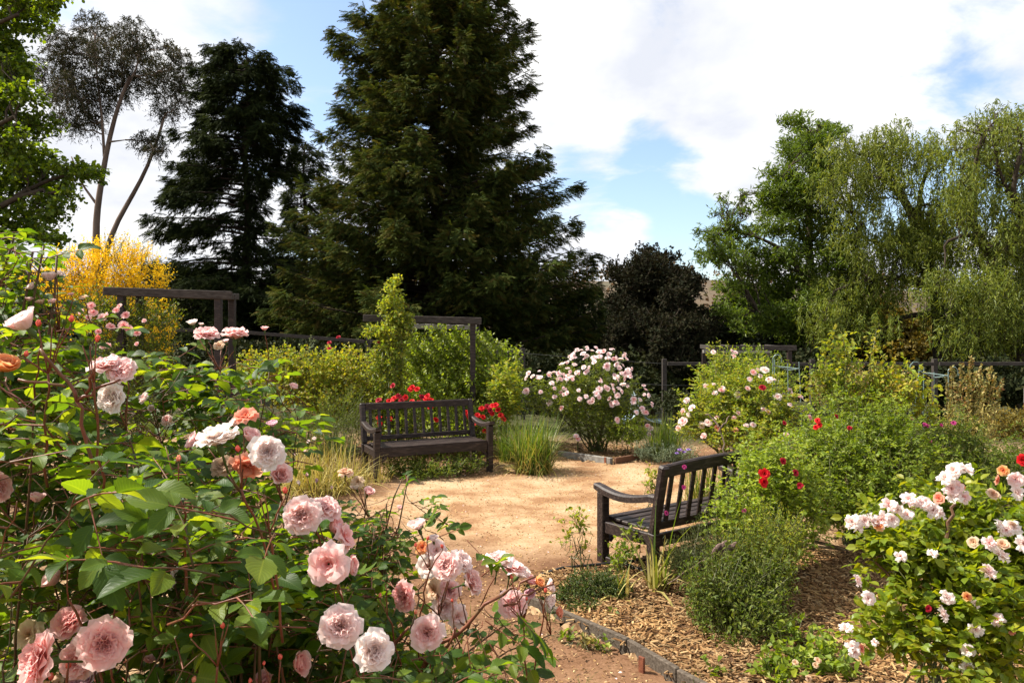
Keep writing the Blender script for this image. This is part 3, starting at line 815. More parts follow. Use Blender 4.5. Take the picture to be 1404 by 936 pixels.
def gravel_material():
    m, nd, lk = nodes_of('decomposed_granite')
    out = nd.new('ShaderNodeOutputMaterial'); pr = nd.new('ShaderNodeBsdfPrincipled')
    geo = nd.new('ShaderNodeNewGeometry')
    nz = nd.new('ShaderNodeTexNoise'); nz.inputs['Scale'].default_value = 1.6; nz.inputs['Detail'].default_value = 6; nz.inputs['Roughness'].default_value = 0.65
    lk.new(geo.outputs['Position'], nz.inputs['Vector'])
    pale = ramp(nd, [(0.225, 0.122, 0.060), (0.325, 0.21, 0.115), (0.39, 0.275, 0.165)], [0.40, 0.51, 0.62]); lk.new(nz.outputs[0], pale.inputs[0])  # darkest tone paints soft shade and debris patches on the gravel
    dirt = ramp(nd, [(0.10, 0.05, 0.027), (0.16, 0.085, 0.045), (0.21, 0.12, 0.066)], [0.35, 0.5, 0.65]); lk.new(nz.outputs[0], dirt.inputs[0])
    # worn entrance path: bare reddish dirt, spread inward as painted shade; middle: pale gravel
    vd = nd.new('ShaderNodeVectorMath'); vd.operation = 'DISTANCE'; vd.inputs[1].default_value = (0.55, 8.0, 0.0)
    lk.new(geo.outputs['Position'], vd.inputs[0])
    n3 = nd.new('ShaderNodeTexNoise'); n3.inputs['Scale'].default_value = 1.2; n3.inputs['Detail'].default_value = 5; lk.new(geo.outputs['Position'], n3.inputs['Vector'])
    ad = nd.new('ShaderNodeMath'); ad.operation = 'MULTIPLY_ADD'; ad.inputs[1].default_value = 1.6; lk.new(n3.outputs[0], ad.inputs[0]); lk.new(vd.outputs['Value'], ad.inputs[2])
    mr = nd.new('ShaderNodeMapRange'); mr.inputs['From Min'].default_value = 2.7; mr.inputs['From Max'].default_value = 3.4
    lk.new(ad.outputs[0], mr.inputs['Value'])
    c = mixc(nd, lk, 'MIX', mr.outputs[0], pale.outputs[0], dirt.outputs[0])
    v = nd.new('ShaderNodeTexVoronoi'); v.inputs['Scale'].default_value = 85; lk.new(geo.outputs['Position'], v.inputs['Vector'])
    sp = nd.new('ShaderNodeSeparateColor'); lk.new(v.outputs['Color'], sp.inputs[0])
    r2 = ramp(nd, [(0.62, 0.57, 0.50), (0.95, 0.95, 0.95), (1.05, 1.05, 1.06), (1.25, 1.3, 1.4)], [0.0, 0.16, 0.88, 1.0]); lk.new(sp.outputs[0], r2.inputs[0])
    c = mixc(nd, lk, 'MULTIPLY', 1.0, c, r2.outputs[0])
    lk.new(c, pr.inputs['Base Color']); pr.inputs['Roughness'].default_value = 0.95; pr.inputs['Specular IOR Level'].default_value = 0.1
    bp = nd.new('ShaderNodeBump'); bp.inputs['Strength'].default_value = 0.7; bp.inputs['Distance'].default_value = 0.008
    n4 = nd.new('ShaderNodeTexNoise'); n4.inputs['Scale'].default_value = 60; n4.inputs['Detail'].default_value = 4; lk.new(geo.outputs['Position'], n4.inputs['Vector'])
    lk.new(n4.outputs[0], bp.inputs['Height']); lk.new(bp.outputs[0], pr.inputs['Normal'])
    lk.new(pr.outputs[0], out.inputs[0])
    return m
xs = np.arange(-2.3, 5.0, 0.06); ys = np.arange(0.6, 13.0, 0.06)
V, F = grid_mesh(xs, ys, lambda X, Y: g(X, Y) + 0.004 + 0.010 * np.sin(1.7 * X + .6) * np.sin(1.3 * Y) + 0.003 * np.sin(7 * X + 3 * Y))
c = V[F].mean(1)
F = F[on_path(c[:, 0], c[:, 1])]
used = np.unique(F); remap = np.zeros(len(V), int); remap[used] = np.arange(len(used))
mb = MB(); mb.add(V[used], remap[F])
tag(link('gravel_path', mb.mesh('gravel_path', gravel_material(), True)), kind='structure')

# far hillside
rg = np.random.default_rng(5)
def hill_z(X, Y):
    ridge = 15.0 + 2.5 * np.sin(X * 0.012 + 1) + 1.3 * np.sin(X * 0.041) + 0.5 * np.sin(X * .13)
    t = np.clip((Y - 120) / 110, 0, 1)
    return -4 + (ridge + 4) * (t * t * (3 - 2 * t)) - np.clip(Y - 240, 0, 400) * 0.03
mb = MB(); mb.add(*grid_mesh(np.linspace(-350, 350, 120), np.linspace(110, 420, 50), hill_z))
tag(link('hills', mb.mesh('hills', solid_mat('dry_hillside', [(0.06, 0.045, 0.024), (0.10, 0.07, 0.04), (0.07, 0.065, 0.03)], 0.05, bump=0.2), True)), kind='structure')
mb = MB()
n = 9000
x = rg.uniform(-180, 260, n); y = rg.uniform(150, 250, n)
z = hill_z(x, y) + rg.random(n) ** 1.3 * 5.0
cl = rg.integers(0, 700, n); cx = rg.uniform(-180, 260, 700); cy = rg.uniform(150, 250, 700)
x = cx[cl] + rg.normal(0, 1.4, n); y = cy[cl] + rg.normal(0, 1.4, n); z = hill_z(x, y) + 1.2 + rg.random(n) * 4.0
add_leaves(mb, rg, np.stack((x, y, z), -1), unit(rg.normal(0, 1, (n, 3))), 1.0, LEAF_WIDE, 0.3)
tag(link('distant_wood', mb.mesh('distant_wood', M['dry_far_leaf'])), 'brown dry wood on the far hillside', 'wood', kind='stuff')
# ------------------------------------------------------------------ trees
def conifer(name, label, d, x_px, profile, n_br, seed, leaf_mat_name, spray, droop, rise, trunk_r, gaps=(), density=1.0, weep=0.5, lag=0.0, slim=1.0):
    """tiered conifer; profile rows are (row, left edge, right edge) in the photograph"""
    rg = np.random.default_rng(seed)
    s = d / FPX
    pr = np.array(profile, float)
    X0 = (x_px - 702) * s; Y0 = d
    zz = EYE - (pr[:, 0] - HOR) * s
    lw = (x_px - pr[:, 1]) * s; rw = (pr[:, 2] - x_px) * s
    top = zz.max(); z0 = float(g(X0, Y0))
    o = np.argsort(zz); zz, lw, rw = zz[o], lw[o], rw[o]
    root = thing(name, label, 'tree', (X0, Y0, z0))
    tb, fb = MB(), MB()
    zt = np.linspace(z0 - .1, top - .3, 14)
    tb.tube(np.stack((X0 + .06 * np.sin(zt * 1.1), Y0 + 0.05 * np.cos(zt), zt), -1), np.linspace(trunk_r, .03, 14), 9)
    hs = z0 + 0.6 + (top - z0 - 0.7) * (np.arange(n_br) + rg.random(n_br)) / n_br
    zz = zz - lag
    az = np.arange(n_br) * 2.39996 + rg.normal(0, .3, n_br)
    for h, a in zip(hs, az):
        w_l = np.interp(h, zz, lw); w_r = np.interp(h, zz, rw)
        cx, cy = math.cos(a), math.sin(a)
        w = (w_r if cx > 0 else w_l) * abs(cx) + 0.5 * (w_l + w_r) * (1 - abs(cx))
        L = w * slim * rg.choice((.66, .84, .95, 1.06), p=(.15, .25, .35, .25)) * rg.uniform(.93, 1.06)
        if L < .25: L = .25
        rel = (h - z0) / (top - z0)
        for (ga, gb, gaz, gw) in gaps:
            if ga < h < gb and abs((a - gaz + math.pi) % (2 * math.pi) - math.pi) < gw: L *= .36
        t = np.linspace(0, 1, 8)
        zc = h + L * (rise * t - droop * t ** 2 + (.10 + .12 * rel) * t ** 4)
        bend = rg.normal(0, .12)
        px = X0 + np.cos(a + bend * t) * L * t; py = Y0 + np.sin(a + bend * t) * L * t
        path = np.stack((px, py, np.maximum(zc, z0 + .15)), -1)
        tb.tube(path, np.linspace(.018 + .012 * L, .008, 8), 4, False)
        # side twigs, each carrying flat sprays
        m = int(max(5, L * 9 * density))
        tt = rg.uniform(.18, 1.0, m) ** .8
        base = np.stack([np.interp(tt, t, path[:, i]) for i in range(3)], -1)
        dirb = np.array((cx, cy, 0)); side = np.array((-cy, cx, 0))
        sg = rg.choice((-1, 1), m)
        tl = (0.22 + .30 * L * (1 - tt) * rg.uniform(.5, 1.2, m)).clip(.2, 1.5)
        td = unit(dirb * rg.uniform(.35, 1.0, m)[:, None] + side * (sg * rg.uniform(.4, 1.0, m))[:, None] + np.array((0, 0, 1)) * rg.normal(-.03, .23, m)[:, None])
        k = 5
        for q in range(k):
            f = (q + rg.random(m)) / k
            p = base + td * (tl * f)[:, None]
            p[:, 2] -= weep * .35 * tl * f ** 2 + rg.normal(.04, .10, m)
            p[:, 2] = np.maximum(p[:, 2], z0 + .1)
            ax = unit(td + side * rg.normal(0, .55, m)[:, None] + dirb * rg.normal(.2, .3, m)[:, None] + np.array((0, 0, 1)) * (rg.normal(-.22 * weep * 2, .3, m))[:, None])
            nr = np.array((0, 0, 1.0)) + rg.normal(0, .45, (m, 3))
            R = frames(ax, nr); sc_ = spray * rg.uniform(.65, 1.35, m)
            v = rg.integers(0, 4, m)
            for i in range(4):
                fb.scatter(SPRAYS[i], p[v == i], R[v == i], sc_[v == i])
    part('trunk', tb, M['conifer_bark'], root, True)
    part('crown', fb, M[leaf_mat_name], root)
    return root

conifer('conifer_tree', 'broad tall conifer rising out of the top of the photo behind the middle arbour', 30.0, 597,
        [(-175, 585, 610), (-110, 550, 650), (0, 508, 688), (40, 475, 728), (80, 446, 712), (120, 474, 738), (170, 448, 738), (210, 432, 735), (260, 428, 788), (300, 412, 765),
         (340, 398, 800), (380, 388, 826), (420, 378, 830), (480, 370, 836)], 470, 3, 'conifer_leaf', .33, .10, .16, .34,
        gaps=((8.0, 9.6, -0.35, .5),), density=1.5, weep=.4, lag=.6, slim=.97)
conifer('cypress_tree', 'dark blunt topped conifer left of the tallest one with sky showing past its trunk', 33.0, 338,
        [(64, 315, 372), (78, 285, 392), (112, 272, 402), (150, 276, 412), (190, 256, 416), (230, 240, 420), (280, 226, 424), (322, 208, 432), (380, 214, 440), (480, 220, 440)],
        230, 9, 'cypress_leaf', .36, .38, .20, .26, gaps=((4.2, 9.6, -1.57, .75), (4.2, 9.2, 1.57, .9), (5.0, 8.3, -1.0, 1.1), (6.0, 9.0, .6, .6), (8.5, 10.0, -.3, .5)), density=1.35, weep=1.1)
conifer('conifer_tree', 'low dark conifer filling the gap between the two tall conifers', 38.0, 418,
        [(190, 408, 440), (240, 395, 455), (300, 380, 470), (380, 360, 480), (480, 345, 490)], 110, 12, 'cypress_leaf', .4, .3, .14, .2, density=.9, weep=.9)

def clump_tree(name, label, d, trunk_px, trunk_r, limbs_px, clumps, n_twigs, leaf, mat, bark, seed, T=LEAF, per=8, length=.5, up=.5, droop=0.0, upward=.3,
               shell=.62, hang=None, twigs=True, limb_r=.05, leaflets=0, cat='tree', taper=.35, fat=1.0, more=0):
    """broadleaf tree: trunk and limbs follow pixel rows at distance d, leaf clumps carried on their own boughs"""
    rg = np.random.default_rng(seed)
    def path3(pp, jit):
        dep = np.zeros(len(pp))
        if jit: dep = np.linspace(0, rg.uniform(-1, 1) * jit, len(pp))
        return np.array([P(x, y, d + dd) for (x, y), dd in zip(pp, dep)])
    tp = path3(trunk_px, 0)
    base = tp[0].copy(); base[2] = float(g(base[0], base[1]))
    tp[0, 2] = min(tp[0, 2], base[2])
    root = thing(name, label, cat, base)
    tb, fb = MB(), MB()
    def smooth(p, n=14):
        t = np.linspace(0, 1, len(p)); tt = np.linspace(0, 1, n)
        q = np.stack([np.interp(tt, t, p[:, i]) for i in range(3)], -1)
        for _ in range(2): q[1:-1] = .25 * q[:-2] + .5 * q[1:-1] + .25 * q[2:]
        return q
    anchors = []
    q = smooth(tp); tb.tube(q, np.linspace(trunk_r, trunk_r * taper, len(q)), 8); anchors.append(q[3:])
    for lp in limbs_px:
        q = smooth(path3(lp[1], 1.2), 12); tb.tube(q, np.linspace(lp[0], lp[0] * .4, len(q)), 6); anchors.append(q[2:])
    A = np.concatenate(anchors)
    if more:
        ex = []
        for c in clumps:
            for _ in range(more):
                a_ = rg.uniform(0, 6.28); k_ = rg.uniform(.45, .85)
                ex.append((c[0] + math.cos(a_) * c[2] * .95, c[1] + math.sin(a_) * c[3] * .95, c[2] * k_, c[3] * k_))
        clumps = list(clumps) + ex
    cl = [blob(c[0], c[1], d + rg.uniform(-1, 1) * 1.6, c[2] * fat, c[3] * fat, max(c[2], c[3]) * fat * d / FPX) for c in clumps]
    cen = np.array([c[0] for c in cl])
    for c, r in cl:
        dist = np.linalg.norm(A - c, axis=1) + np.maximum(0, A[:, 2] - c[2]) * 1.5
        a = A[np.argmin(dist)]
        pth = cane_path(a, c + np.array((0, 0, -.25 * r[2])), rg, .25, 8, .05)
        tb.tube(pth, np.linspace(limb_r, limb_r * .3, 8), 5, False)
        # boughs fanning out inside the clump
        for _ in range(7):
            e = c + unit(rg.normal(0, 1, 3)) * r * rg.uniform(.5, .9)
            pth2 = cane_path(pth[rg.integers(3, 7)], e, rg, .15, 6, .04)
            tb.tube(pth2, np.linspace(limb_r * .35, limb_r * .1, 6), 3, False)
    pts, out, k = blob_points(rg, cl, n_twigs, shell)
    keep = pts[:, 2] > base[2] + .25
    pts, out = pts[keep], out[keep]
    if hang:
        # weeping strands
        n = len(pts)
        L = rg.uniform(hang[0], hang[1], n)
        sway = rg.normal(0, .14, (n, 3)); sway[:, 2] = 0
        m = hang[2]
        for q in range(m):
            f = (q + rg.random(n)) / m
            p = pts + out * .12 + sway * (L * f)[:, None]
            p[:, 2] += .12 - L * f
            ok = p[:, 2] > base[2] + .2
            ax = unit(np.array((0, 0, -1.0)) * .75 + rg.normal(0, .55, (n, 3)))
            add_leaves(fb, rg, p[ok], ax[ok], leaf, T, .25)
        if twigs:
            for i in range(0, n, 3):
                p0 = pts[i] + out[i] * .12
                tb.tube(np.stack((p0, p0 + sway[i] * L[i] * .5 - (0, 0, L[i] * .5), p0 + sway[i] * L[i] - (0, 0, L[i]))), .004, 3, False)
    else:
        twiggy(fb, tb if twigs else None, rg, pts, out, leaf, T, per, length, up, droop, .006, upward, leaflets=leaflets)
    part('trunk', tb, M[bark], root, True)
    part('crown', fb, M[mat], root)
    return root

clump_tree('eucalyptus_tree', 'tall gum tree with a forked bare trunk and thin grey olive crown', 35.0,
           [(132, 500), (132, 340), (131, 300), (138, 255), (148, 195), (163, 140), (178, 105)], .19,
           [(.15, [(136, 420), (145, 335), (165, 295), (190, 255), (210, 212), (224, 165)]), (.07, [(131, 278), (112, 252), (98, 215)]), (.07, [(143, 215), (140, 160), (132, 100), (130, 50)]),
            (.05, [(148, 195), (172, 192)]), (.06, [(163, 140), (190, 90), (188, 50)])],
           [(128, 40, 26, 34), (150, 75, 30, 34), (185, 48, 34, 30), (195, 85, 34, 34), (108, 75, 34, 32), (100, 125, 34, 36), (130, 130, 34, 34), (165, 115, 34, 28), (88, 165, 24, 20),
            (120, 165, 24, 20), (222, 110, 30, 36), (245, 90, 22, 34), (248, 130, 20, 26), (226, 150, 22, 18), (205, 192, 26, 18), (232, 62, 14, 14), (75, 105, 26, 40), (82, 60, 24, 32), (212, 205, 18, 10)],
           2700, .17, 'gum_leaf', 'gum_bark', 21, LEAF_NARROW, per=13, length=.6, up=.05, droop=.6, upward=.2, limb_r=.04, shell=.45, fat=.86)
clump_tree('oak_tree', 'large bright green broadleaf tree at the left edge of the photo', 18.0,
           [(-130, 560), (-110, 380), (-90, 200), (-60, 40), (-30, -80)], .26,
           [(.12, [(-110, 380), (-50, 320), (10, 275), (60, 260)]), (.10, [(-95, 240), (-40, 190), (20, 160)]), (.09, [(-70, 80), (-20, 40), (25, 20)]), (.06, [(20, 270), (70, 245), (120, 235)])],
           [(10, 20, 46, 34), (52, 22, 28, 26), (-20, 70, 50, 40), (20, 95, 26, 26), (30, 128, 36, 18), (0, 165, 44, 32), (52, 168, 34, 22), (-10, 220, 60, 40), (50, 215, 34, 24), (98, 232, 36, 15),
            (130, 234, 16, 9), (30, 255, 50, 28), (70, 285, 36, 24), (0, 300, 60, 34), (45, 318, 32, 14), (-40, 140, 60, 60), (-60, 260, 60, 60), (-30, 340, 50, 40), (95, 262, 18, 12), (20, -20, 60, 30)],
           3700, .105, 'oak_leaf', 'bark', 22, T8(.42, .06), per=9, length=.42, up=.5, droop=.15, upward=.25, limb_r=.03, shell=.45, fat=.85, more=1)
clump_tree('ash_tree', 'upright green ash like tree with tufted feathery leaves right of the dark plum trees', 24.0,
           [(1117, 520), (1116, 420), (1108, 340), (1112, 260), (1114, 180)], .17,
           [(.08, [(1114, 400), (1080, 345), (1040, 325), (1000, 315)]), (.07, [(1112, 330), (1140, 300), (1155, 265)]), (.07, [(1108, 340), (1085, 290), (1070, 250)]), (.06, [(1117, 450), (1080, 425), (1040, 430)])],
           [(1108, 178, 34, 18), (1135, 185, 22, 14), (1090, 205, 22, 18), (1118, 212, 36, 24), (1075, 240, 22, 18), (1105, 250, 44, 28), (1140, 245, 28, 28), (1085, 278, 40, 24), (1120, 290, 40, 28),
            (1048, 278, 14, 12), (1060, 308, 40, 22), (1105, 325, 44, 26), (1000, 318, 34, 16), (972, 322, 18, 10), (992, 292, 10, 9), (990, 270, 7, 7), (1016, 290, 12, 12), (1018, 272, 9, 8), (1030, 345, 40, 22), (1000, 350, 34, 16),
            (980, 345, 16, 10), (1080, 362, 44, 28), (1140, 355, 34, 28), (1030, 388, 36, 22), (1010, 412, 34, 24), (1075, 405, 50, 26), (1125, 410, 40, 28), (1040, 440, 50, 26), (1100, 450, 50, 28), (1155, 445, 40, 30), (1150, 178, 10, 5)],
           3900, .15, 'ash_leaf', 'bark', 23, T4(.14, .03, .1), per=14, length=.5, up=.35, droop=.1, upward=.35, limb_r=.03, shell=.4, fat=.78, more=2)
clump_tree('pepper_tree', 'weeping pepper tree with yellow green strands beside the upright ash like tree', 22.0,
           [(1292, 520), (1288, 440), (1282, 380), (1258, 310), (1235, 262), (1205, 238)], .22,
           [(.11, [(1284, 400), (1235, 378), (1185, 385), (1140, 400)]), (.09, [(1258, 310), (1262, 260), (1275, 225)]), (.09, [(1282, 385), (1225, 340), (1180, 325)]), (.10, [(1286, 430), (1240, 432), (1215, 452), (1197, 482)]),
            (.07, [(1240, 270), (1222, 235), (1195, 215)])],
           [(1175, 205, 34, 14), (1215, 192, 34, 14), (1255, 198, 28, 16), (1190, 225, 34, 16), (1240, 218, 34, 16), (1275, 215, 18, 20), (1160, 250, 30, 20), (1195, 258, 32, 18), (1175, 285, 34, 18), (1150, 305, 26, 18),
            (1245, 300, 36, 18), (1215, 315, 34, 18), (1268, 318, 30, 18), (1185, 335, 34, 18), (1240, 335, 40, 18), (1285, 338, 26, 20), (1160, 362, 34, 20), (1210, 362, 40, 20), (1265, 362, 36, 18), (1150, 400, 34, 22),
            (1195, 402, 36, 20), (1170, 435, 40, 20), (1300, 270, 20, 24), (1310, 320, 24, 24), (1130, 435, 34, 22), (1250, 260, 22, 12)],
           3800, .14, 'pepper_leaf', 'bark', 24, LEAF_NARROW, limb_r=.03, hang=(.12, .85, 12), shell=.45, fat=.85, more=2)
clump_tree('pepper_tree', 'weeping pepper tree with thick leaning limbs at the right edge of the photo', 20.0,
           [(1405, 560), (1398, 470), (1392, 420), (1352, 340), (1330, 300)], .27,
           [(.12, [(1392, 430), (1415, 320), (1385, 272), (1400, 205)]), (.08, [(1352, 345), (1330, 320), (1300, 330)]), (.08, [(1330, 300), (1332, 250), (1345, 190)]), (.06, [(1385, 272), (1368, 230), (1360, 180)]), (.06, [(1350, 340), (1390, 330)])],
           [(1360, 165, 34, 14), (1392, 160, 24, 12), (1335, 180, 24, 14), (1375, 190, 34, 18), (1330, 210, 28, 18), (1400, 215, 30, 22), (1355, 235, 32, 18), (1320, 245, 22, 22), (1395, 255, 30, 20), (1340, 275, 34, 20),
            (1385, 290, 32, 20), (1312, 290, 18, 22), (1360, 320, 34, 18), (1400, 330, 26, 20), (1330, 350, 34, 18), (1375, 360, 34, 18), (1345, 385, 40, 20), (1310, 395, 36, 18), (1390, 395, 30, 20), (1300, 425, 36, 20),
            (1345, 425, 40, 20), (1390, 432, 34, 20), (1320, 455, 44, 18), (1380, 462, 40, 16), (1430, 300, 34, 60), (1430, 200, 30, 30), (1440, 420, 40, 40)],
           3800, .14, 'pepper_leaf', 'bark', 25, LEAF_NARROW, limb_r=.03, hang=(.12, .85, 12), shell=.45, fat=.85, more=2)
clump_tree('plum_tree', 'rounded dark maroon tree in the gap beneath the open sky', 22.0,
           [(893, 520), (893, 450), (895, 400)], .12, [],
           [(895, 375, 48, 30), (870, 395, 34, 34), (920, 395, 36, 34), (860, 430, 28, 30), (930, 425, 30, 34), (895, 420, 50, 34), (895, 355, 30, 14), (865, 465, 26, 26), (905, 465, 50, 30), (885, 440, 44, 40), (943, 385, 14, 22), (850, 470, 22, 30)],
           4600, .085, 'plum_leaf', 'bark', 26, LEAF_WIDE, per=10, length=.45, up=.4, upward=.35, limb_r=.025, shell=.6, fat=.8, more=2)
clump_tree('plum_tree', 'smaller dark maroon tree standing right in front of the taller rounded one', 20.0,
           [(930, 530), (930, 470), (931, 440)], .10, [],
           [(931, 432, 34, 28), (915, 460, 30, 30), (948, 460, 30, 30), (930, 470, 44, 34), (930, 412, 20, 12), (925, 495, 44, 20), (955, 490, 24, 20)],
           2600, .08, 'plum_leaf', 'bark', 27, LEAF_WIDE, per=10, length=.4, up=.4, upward=.35, limb_r=.02, shell=.6, fat=.82, more=2)
# low trees and scrub further back, between the big ones
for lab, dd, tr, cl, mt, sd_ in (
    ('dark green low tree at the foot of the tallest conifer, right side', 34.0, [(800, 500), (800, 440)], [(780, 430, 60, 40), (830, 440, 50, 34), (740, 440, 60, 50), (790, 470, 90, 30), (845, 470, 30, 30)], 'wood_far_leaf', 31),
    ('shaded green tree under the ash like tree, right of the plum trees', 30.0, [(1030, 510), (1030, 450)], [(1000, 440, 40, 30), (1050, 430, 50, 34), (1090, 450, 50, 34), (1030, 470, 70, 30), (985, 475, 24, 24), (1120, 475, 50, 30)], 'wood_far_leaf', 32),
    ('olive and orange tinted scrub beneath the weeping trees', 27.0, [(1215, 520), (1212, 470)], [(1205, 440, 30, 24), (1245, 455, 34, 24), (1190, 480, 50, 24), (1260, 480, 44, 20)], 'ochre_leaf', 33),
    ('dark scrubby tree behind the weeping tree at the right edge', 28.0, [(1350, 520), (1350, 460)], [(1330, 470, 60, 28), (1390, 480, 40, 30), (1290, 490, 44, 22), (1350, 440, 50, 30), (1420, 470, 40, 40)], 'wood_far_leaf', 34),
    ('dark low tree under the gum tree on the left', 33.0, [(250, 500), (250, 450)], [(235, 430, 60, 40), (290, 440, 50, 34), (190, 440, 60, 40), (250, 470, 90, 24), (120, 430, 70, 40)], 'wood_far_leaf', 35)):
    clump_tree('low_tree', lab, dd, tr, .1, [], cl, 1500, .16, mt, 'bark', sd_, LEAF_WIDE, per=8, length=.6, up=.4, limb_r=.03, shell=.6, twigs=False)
for k_, (lab, dd, cl) in enumerate((  # filler growth: the deep shade behind the fence is put into dark leaves
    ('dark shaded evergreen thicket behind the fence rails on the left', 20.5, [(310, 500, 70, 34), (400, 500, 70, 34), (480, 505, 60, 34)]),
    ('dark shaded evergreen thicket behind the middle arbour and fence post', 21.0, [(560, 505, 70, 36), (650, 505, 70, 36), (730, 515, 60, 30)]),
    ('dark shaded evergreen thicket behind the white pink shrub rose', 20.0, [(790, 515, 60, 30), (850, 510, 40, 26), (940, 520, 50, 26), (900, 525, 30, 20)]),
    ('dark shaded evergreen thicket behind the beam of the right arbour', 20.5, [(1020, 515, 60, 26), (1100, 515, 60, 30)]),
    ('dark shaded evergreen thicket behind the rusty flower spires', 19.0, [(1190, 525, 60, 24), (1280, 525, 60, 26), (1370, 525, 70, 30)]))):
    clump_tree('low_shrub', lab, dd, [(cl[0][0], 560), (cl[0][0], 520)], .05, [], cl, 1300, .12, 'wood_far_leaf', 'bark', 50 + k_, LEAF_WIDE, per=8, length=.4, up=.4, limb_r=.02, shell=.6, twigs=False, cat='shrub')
# a shelter belt that reads as one dark mass
rg = np.random.default_rng(44)
mb = MB(); n = 60000
x = rg.uniform(-34, 44, n); y = 46 + rg.normal(0, 1.6, n)
hh = 3.2 + .9 * np.sin(x * .55) + .5 * np.sin(x * 1.7 + 1)
z = g(x, y) + hh * (1 - rg.random(n) ** 2.0 * 1.0) * 1.0
add_leaves(mb, rg, np.stack((x, y, z), -1), unit(rg.normal(0, 1, (n, 3))), .30, LEAF_WIDE, .3)
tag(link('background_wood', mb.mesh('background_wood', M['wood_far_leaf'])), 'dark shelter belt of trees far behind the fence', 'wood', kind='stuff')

# ------------------------------------------------------------------ arbours
def arbour(label, d, xl, xr, y_top, posts, slats, tilt=0.0, depth=1.0, pale=True):
    s = d / FPX
    a = P(xl, y_top, d); b = P(xr, y_top + tilt, d + .12)
    mid = (a + b) / 2; base = np.array((mid[0], mid[1] + depth / 2, float(g(mid[0], mid[1]))))
    root = thing('garden_arbour', label, 'arbour', base, 0, 'timber rose arbours')
    back = np.array((0.0, depth, 0.0)); bw = .045; bh = .10
    m = MB(); m.beam(a, b, bw, bh); part('beam', m, M['old_wood'], root)
    low = np.array((0, 0, -.085 if pale else .0)); m = MB(); ru = (b - a); m.beam(a + ru * .1 + back + low, b - ru * .08 + back + low, bw, bh * .8); part('beam', m, M['sunlit_wood' if pale else 'old_wood'], root)  # far beam: sunlight between the rafters put into a paler wood colour
    L = np.linalg.norm(b - a); u = (b - a) / L
    for f in slats:
        c = a + u * L * f
        m = MB(); m.beam(c + np.array((0, .03, -.01)), c + back + np.array((0, .16, .012)), .045, .08); part('rafter', m, M['old_wood'], root)
    for f in posts:
        for k in (0, 1):
            c = a + u * L * f + back * k + np.array((.0, .055, -bh / 2 - .002)) * (1 if k == 0 else 1)
            gz = float(g(c[0], c[1])) - .1
            m = MB(); m.beam(np.array((c[0], c[1], gz)), np.array((c[0], c[1], c[2] + .02)), .078, .078, up=(0, 1, 0)); part('post', m, M['bench_wood'], root)
    return root
arbour('timber arbour behind the bench with red roses, wreathed in pale green climbers', 10.7, 498, 660, 436, (.30, .925), (.06, .2, .36, .52, .66, .8, .93), tilt=4, depth=1.5)
arbour('timber arbour beside the yellow flowering broom, pink roses on its post', 9.0, 142, 318, 399, (.12, .88), (.1, .3, .5, .72, .9), tilt=6, depth=.45, pale=False)
arbour('timber arbour whose grey beam shows above the pale pink rose bush at right', 14.2, 972, 1092, 477, (.12, .93), (.1, .35, .6, .9), tilt=0, depth=1.1)

# ------------------------------------------------------------------ fence
FL_PTS = [(-11.5, 17.0), (-6.75, 17.0), (-3.3, 17.0), (.25, 17.0), (3.50, 17.0), (6.9, 17.0), (9.6, 16.8), (12.4, 16.6)]
froot = thing('post_and_rail_fence', 'dark timber post and rail fence with wire crossing behind the rose beds', 'fence', (0.25, 17.0, float(g(.25, 17))))
tops = []
for (x, y) in FL_PTS:
    gz = float(g(x, y)); h = 1.58
    top = np.array((x, y, gz + h)); tops.append(top)
    m = MB(); m.beam((x, y, gz - .2), top + np.array((0, 0, .05)), .10, .10, up=(0, 1, 0)); part('post', m, M['old_wood'], froot)
for i in range(len(tops) - 1):
    if i == 3: continue
    m = MB(); m.beam(tops[i] + (0.06, -.075, -.06), tops[i + 1] + (-.07, -.075, -.06), .045, .08); part('rail', m, M['old_wood'], froot)
for dz in (-.06, -.55, -1.1):
    for i in range(len(tops) - 1):
        m_ = (tops[i] + tops[i + 1]) / 2 - (0, 0, .015)
        if dz > -.1 and i != 3: continue
        m = MB(); m.tube(np.array((tops[i], m_, tops[i + 1])) + (0, -.075, dz), .004, 4); part('wire', m, M['wire'], froot)

